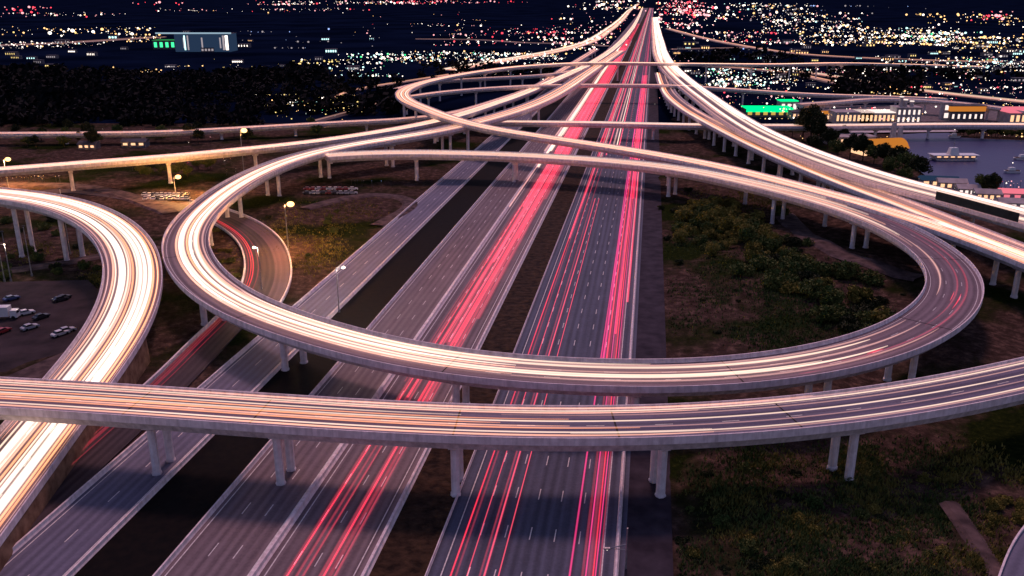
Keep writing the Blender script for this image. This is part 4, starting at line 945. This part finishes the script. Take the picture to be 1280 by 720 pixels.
# orange tent on the bank
root = empty('marquee', P(1098, 191, 0), .25, label='big orange-glowing marquee behind the dark trees by the lake', cat='marquee')
vs = []; n_ = 10
for x in (-15, 15):
    for i in range(n_+1): t = math.pi*i/n_; vs.append((x*(1 if i in (0, n_) else .94), -7*math.cos(t), 3+5*math.sin(t)))
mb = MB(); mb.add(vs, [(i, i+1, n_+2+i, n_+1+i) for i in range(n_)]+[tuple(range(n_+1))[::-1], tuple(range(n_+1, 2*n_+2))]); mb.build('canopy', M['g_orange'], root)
mb = MB(); mb.box((0, 0, 1.4), (28, 13, 3.1)); mb.build('wall', M['g_warm'], root)
bpx(1060, 180, 26, 16, 5, .1, 'bwall2', 'bwall2', 'g_warm', 'pale lit building glimpsed between the dark trees and the marquee', nwin=7, name='building')
# sheds at the lower right shore
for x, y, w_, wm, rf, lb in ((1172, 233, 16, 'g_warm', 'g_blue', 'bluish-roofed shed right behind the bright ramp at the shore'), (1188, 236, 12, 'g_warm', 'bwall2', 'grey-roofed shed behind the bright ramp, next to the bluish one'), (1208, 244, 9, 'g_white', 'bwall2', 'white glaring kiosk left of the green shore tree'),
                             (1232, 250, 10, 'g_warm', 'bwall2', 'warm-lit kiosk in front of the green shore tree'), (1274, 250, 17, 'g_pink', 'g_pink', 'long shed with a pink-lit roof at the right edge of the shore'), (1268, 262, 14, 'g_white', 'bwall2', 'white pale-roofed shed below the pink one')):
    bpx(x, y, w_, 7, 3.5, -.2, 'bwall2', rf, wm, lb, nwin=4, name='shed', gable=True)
for i in range(6):
    px = 1163-2+i*1.2
mb = MB()
# left: rooms and huts by the crossroad
for x, y, w_, lb in ((112, 186, 10, 'small lit hut behind the long left ramp, left of its twin'), (170, 183, 14, 'longer lit hut behind the long left ramp')):
    bpx(x, y, w_, 7, 3.2, 0, 'bwall', 'broof', 'g_warm', lb, nwin=3, name='hut', gable=True)
# big hall upper left with bluish facade
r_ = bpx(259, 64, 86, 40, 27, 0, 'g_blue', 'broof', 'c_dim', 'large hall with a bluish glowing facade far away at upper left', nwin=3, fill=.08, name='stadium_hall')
mb = MB(); mb.box((-12, -21, 28.5), (118, 2.4, 2.2)); mb.build('lit_roof_edge', emit('roof_edge_light', (.45, .65, .80), .6), r_)
for x, c_, w_ in ((39, 'c_white', 4), (-27, 'c_cyan', 2), (34, 'c_dim', 3), (-22, 'c_dim', 2)): mb = MB(); mb.box((x, -20.6, 14), (w_, 1, 22)); mb.build('corner_light', M[c_], r_)
M['g_green2'] = emit('green_glow_roof', (.05, .35, .10), .6); bpx(210, 61, 38, 30, 14, 0, 'bwall', 'g_green2', 'c_green', 'green-lit annex left of the bluish hall far away', nwin=4, fill=.5, name='annex')  # floodlight on the annex roof put into its own emission
for i in range(95):     # scattered far blocks with lit windows
    if i < 30: x, y = rnd.uniform(0, 480), rnd.uniform(40, 88)
    else: x, y = rnd.uniform(840, 1280), rnd.uniform(52, 116)
    s_ = mpp(y); wn = rnd.choice(['c_white', 'c_warm', 'c_dim', 'c_dim', 'c_dim', 'c_cyan', 'c_yel']); side = 'left' if x < 640 else 'right'
    w_ = rnd.uniform(5, 16)*s_; h_ = min(w_*.4, rnd.uniform(3, 5)*s_)
    o_ = building(P(x, y, 0), w_, w_*.6, h_, rnd.uniform(-.2, .2), 'bwall', 'broof', wn, 'distant low block with %s windows on the plain at the far %s' % ({'c_white': 'white', 'c_warm': 'orange', 'c_cyan': 'cyan', 'c_dim': 'dim', 'c_yel': 'yellow'}[wn], side), nwin=rnd.choice([3, 4, 5]), fill=rnd.choice([.25, .4, .6]), group='distant low blocks with %s windows at the far %s' % ({'c_white': 'white', 'c_warm': 'orange', 'c_cyan': 'cyan', 'c_dim': 'dim', 'c_yel': 'yellow'}[wn], side), name='distant_block')

# ------------------------------------------------------------------ city lights
pal_mix = {'w': ['c_white']*8+['c_warm']*3+['c_pink', 'c_cyan', 'c_dim', 'c_dim'], 'y': ['c_yel']*3+['c_white', 'c_warm'], 'c': ['c_cyan']*3+['c_white']*4+['c_green'], 'r': ['c_red']*3+['c_pink']*2, 'p': ['c_pink']*4+['c_white']*4+['c_red', 'c_warm'], 'g': ['c_green']*2+['c_cyan', 'c_white', 'c_yel'], 'o': ['c_warm']*4+['c_white']*2+['c_yel'], 'd': ['c_dim']*4+['c_blue']}
clus = [(0, 60, 8, 18, 20, 'r', 1.5), (0, 160, 15, 21, 40, 'p', 1.0), (0, 200, 33, 46, 75, 'o', 1.1), (60, 140, 36, 44, 12, 'w', 2.0), (0, 130, 52, 60, 90, 'w', .9), (130, 200, 46, 52, 35, 'o', .8), (200, 430, 10, 16, 60, 'p', .8), (320, 560, 1, 6, 150, 'p', 1.1), (160, 230, 2, 6, 8, 'r', 1.5),
        (480, 660, 0, 5, 60, 'r', 1.0), (300, 480, 30, 60, 32, 'd', 1.1), (440, 600, 12, 45, 40, 'p', .9), (560, 700, 30, 48, 60, 'p', 1.1), (600, 700, 34, 44, 34, 'r', 1.3), (560, 760, 46, 58, 70, 'p', 1.2), (90, 330, 84, 91, 20, 'o', .9), (200, 430, 72, 90, 24, 'y', .9), (370, 425, 74, 83, 36, 'y', 1.3),
        (420, 480, 66, 95, 90, 'c', 1.4), (470, 700, 64, 80, 330, 'w', 1.3), (480, 640, 66, 78, 110, 'c', 1.2), (340, 430, 118, 150, 70, 'y', .9), (345, 425, 120, 146, 30, 'c', .8), (420, 460, 118, 140, 34, 'y', 1.0),
        (690, 790, 30, 62, 150, 'p', 1.4), (700, 800, 2, 30, 60, 'p', 1.2), (740, 800, 0, 12, 60, 'w', 1.4), (800, 870, 0, 35, 170, 'p', 1.5), (830, 880, 0, 20, 80, 'r', 1.3), (840, 900, 5, 40, 50, 'p', 1.7), (880, 1010, 4, 26, 170, 'w', 1.2), (950, 1080, 15, 40, 180, 'w', 1.3), (1000, 1200, 34, 56, 330, 'w', 1.3), (1000, 1200, 40, 58, 130, 'o', 1.3), (1130, 1200, 38, 54, 80, 'c', 1.4),
        (1180, 1280, 46, 66, 140, 'o', 1.2), (930, 1020, 40, 55, 60, 'p', 1.3), (850, 960, 38, 52, 70, 'p', 1.1), (1160, 1280, 18, 34, 70, 'o', 1.3), (1225, 1262, 14, 26, 24, 'r', 1.8), (960, 1160, 6, 20, 40, 'd', 1.0), (1090, 1280, 70, 90, 190, 'w', 1.2), (1190, 1280, 74, 84, 60, 'c', 1.3), (850, 1000, 60, 75, 34, 'd', 1.0), (880, 1000, 84, 112, 210, 'w', 1.3), (885, 960, 86, 108, 110, 'c', 1.4),
        (900, 1000, 110, 125, 70, 'p', 1.3), (1000, 1280, 84, 112, 120, 'p', 1.0), (1040, 1140, 108, 122, 50, 'o', 1.1), (1140, 1280, 108, 126, 110, 'p', 1.1), (1260, 1280, 40, 52, 12, 'w', 2.0), (940, 1050, 126, 150, 46, 'o', 1.2), (1050, 1160, 133, 150, 60, 'p', 1.1), (1000, 1160, 134, 150, 60, 'o', 1.0), (1000, 1110, 160, 178, 36, 'o', 1.0), (1165, 1280, 226, 262, 80, 'p', .8), (1190, 1280, 232, 262, 40, 'w', .9),
        (1140, 1280, 128, 134, 26, 'o', 1.0), (1260, 1290, 163, 172, 22, 'o', 1.0), (390, 480, 150, 230, 14, 'd', .6), (100, 300, 158, 186, 30, 'p', .6), (150, 260, 200, 208, 22, 'p', .5), (0, 80, 217, 224, 34, 'y', .7), (240, 300, 196, 214, 10, 'o', .5), (560, 720, 82, 100, 30, 'w', .8), (820, 860, 60, 110, 50, 'p', .8), (835, 935, 112, 135, 50, 'p', .8), (700, 770, 95, 140, 20, 'w', .7)]
lights = []
for x0, x1, y0, y1, n_, pl, sz in clus:
    n_ = int(n_*1.25) if y1 < 125 else n_
    cs = [(rnd.uniform(x0, x1), rnd.uniform(y0, y1)) for _ in range(max(3, n_//12))]
    for _ in range(n_):
        if rnd.random() < .6:
            c_ = rnd.choice(cs); x = c_[0]+rnd.gauss(0, 17); y = c_[1]+rnd.gauss(0, .45)
        else: x, y = rnd.uniform(x0, x1), rnd.uniform(y0, y1)
        if y < .3: y = rnd.uniform(.3, 4)
        s_ = mpp(y); h_ = rnd.uniform(3, 9) if y > 60 else rnd.uniform(4, 20)
        h_ = rnd.uniform(1.5, 4) if y > 150 else h_; p = P(x, y, h_); o_ = p.dot(FR)
        if oRl-5 < o_ < oRr+5 or oCl < o_ < oCr: continue
        lights.append((p.y, p, s_*sz*rnd.choice([.22, .28, .32, .38, .45, .6, 1.1])*.9, rnd.choice(pal_mix[pl]), x))
lights.sort(key=lambda q: q[0])
cname = {'c_white': 'white', 'c_warm': 'orange', 'c_yel': 'yellow', 'c_red': 'red', 'c_pink': 'pink', 'c_green': 'green', 'c_cyan': 'cyan', 'c_dim': 'dim', 'c_blue': 'blue'}
mb = MB(); mb.tube((0, 0, 0), (0, 0, 1), .02, .014, 5); me_pole = mb.build('pole', M['dark']); bpy.context.view_layer.update()
pole_mesh = me_pole.data; bpy.data.objects.remove(me_pole); bulbs = {}
for i, (yy, p, r_, c_, x) in enumerate(lights[:290]):
    if c_ not in bulbs:
        mb = MB(); mb.ball((0, 0, 0), 1, 6, 4); t = mb.build('bulb', M[c_]); bulbs[c_] = t.data; bpy.data.objects.remove(t)
    where = ('left of the freeway' if x < 640 else 'right of the freeway')
    g0 = hgt(p.x, p.y); root = empty('area_lamp', (p.x, p.y, g0), label='small %s area lamp among the nearer lights %s' % (cname[c_], where), cat='area lamp', group='%s area lamps %s' % (cname[c_], where))
    pl_ = link(bpy.data.objects.new('pole', pole_mesh), root); hh = p.z-g0; pl_.scale = (5, 5, hh)
    bl = link(bpy.data.objects.new('bulb', bulbs[c_]), root); bl.location = (0, 0, hh); bl.scale = (min(r_, 1.3),)*3
keys = list(cname); side = {'l': MB(), 'r': MB()}
for (yy, p, r_, c_, x) in lights[290:]:
    side['l' if x < 800 else 'r'].ball(p, r_, 5, 3, mi=keys.index(c_), sz=.8)
for k_, lb in (('l', 'countless distant city lights left of the vanishing freeway'), ('r', 'countless distant city lights right of the vanishing freeway')):
    tag(side[k_].build('city_lights', [M[q] for q in keys]), kind='stuff', label=lb, cat='city lights')
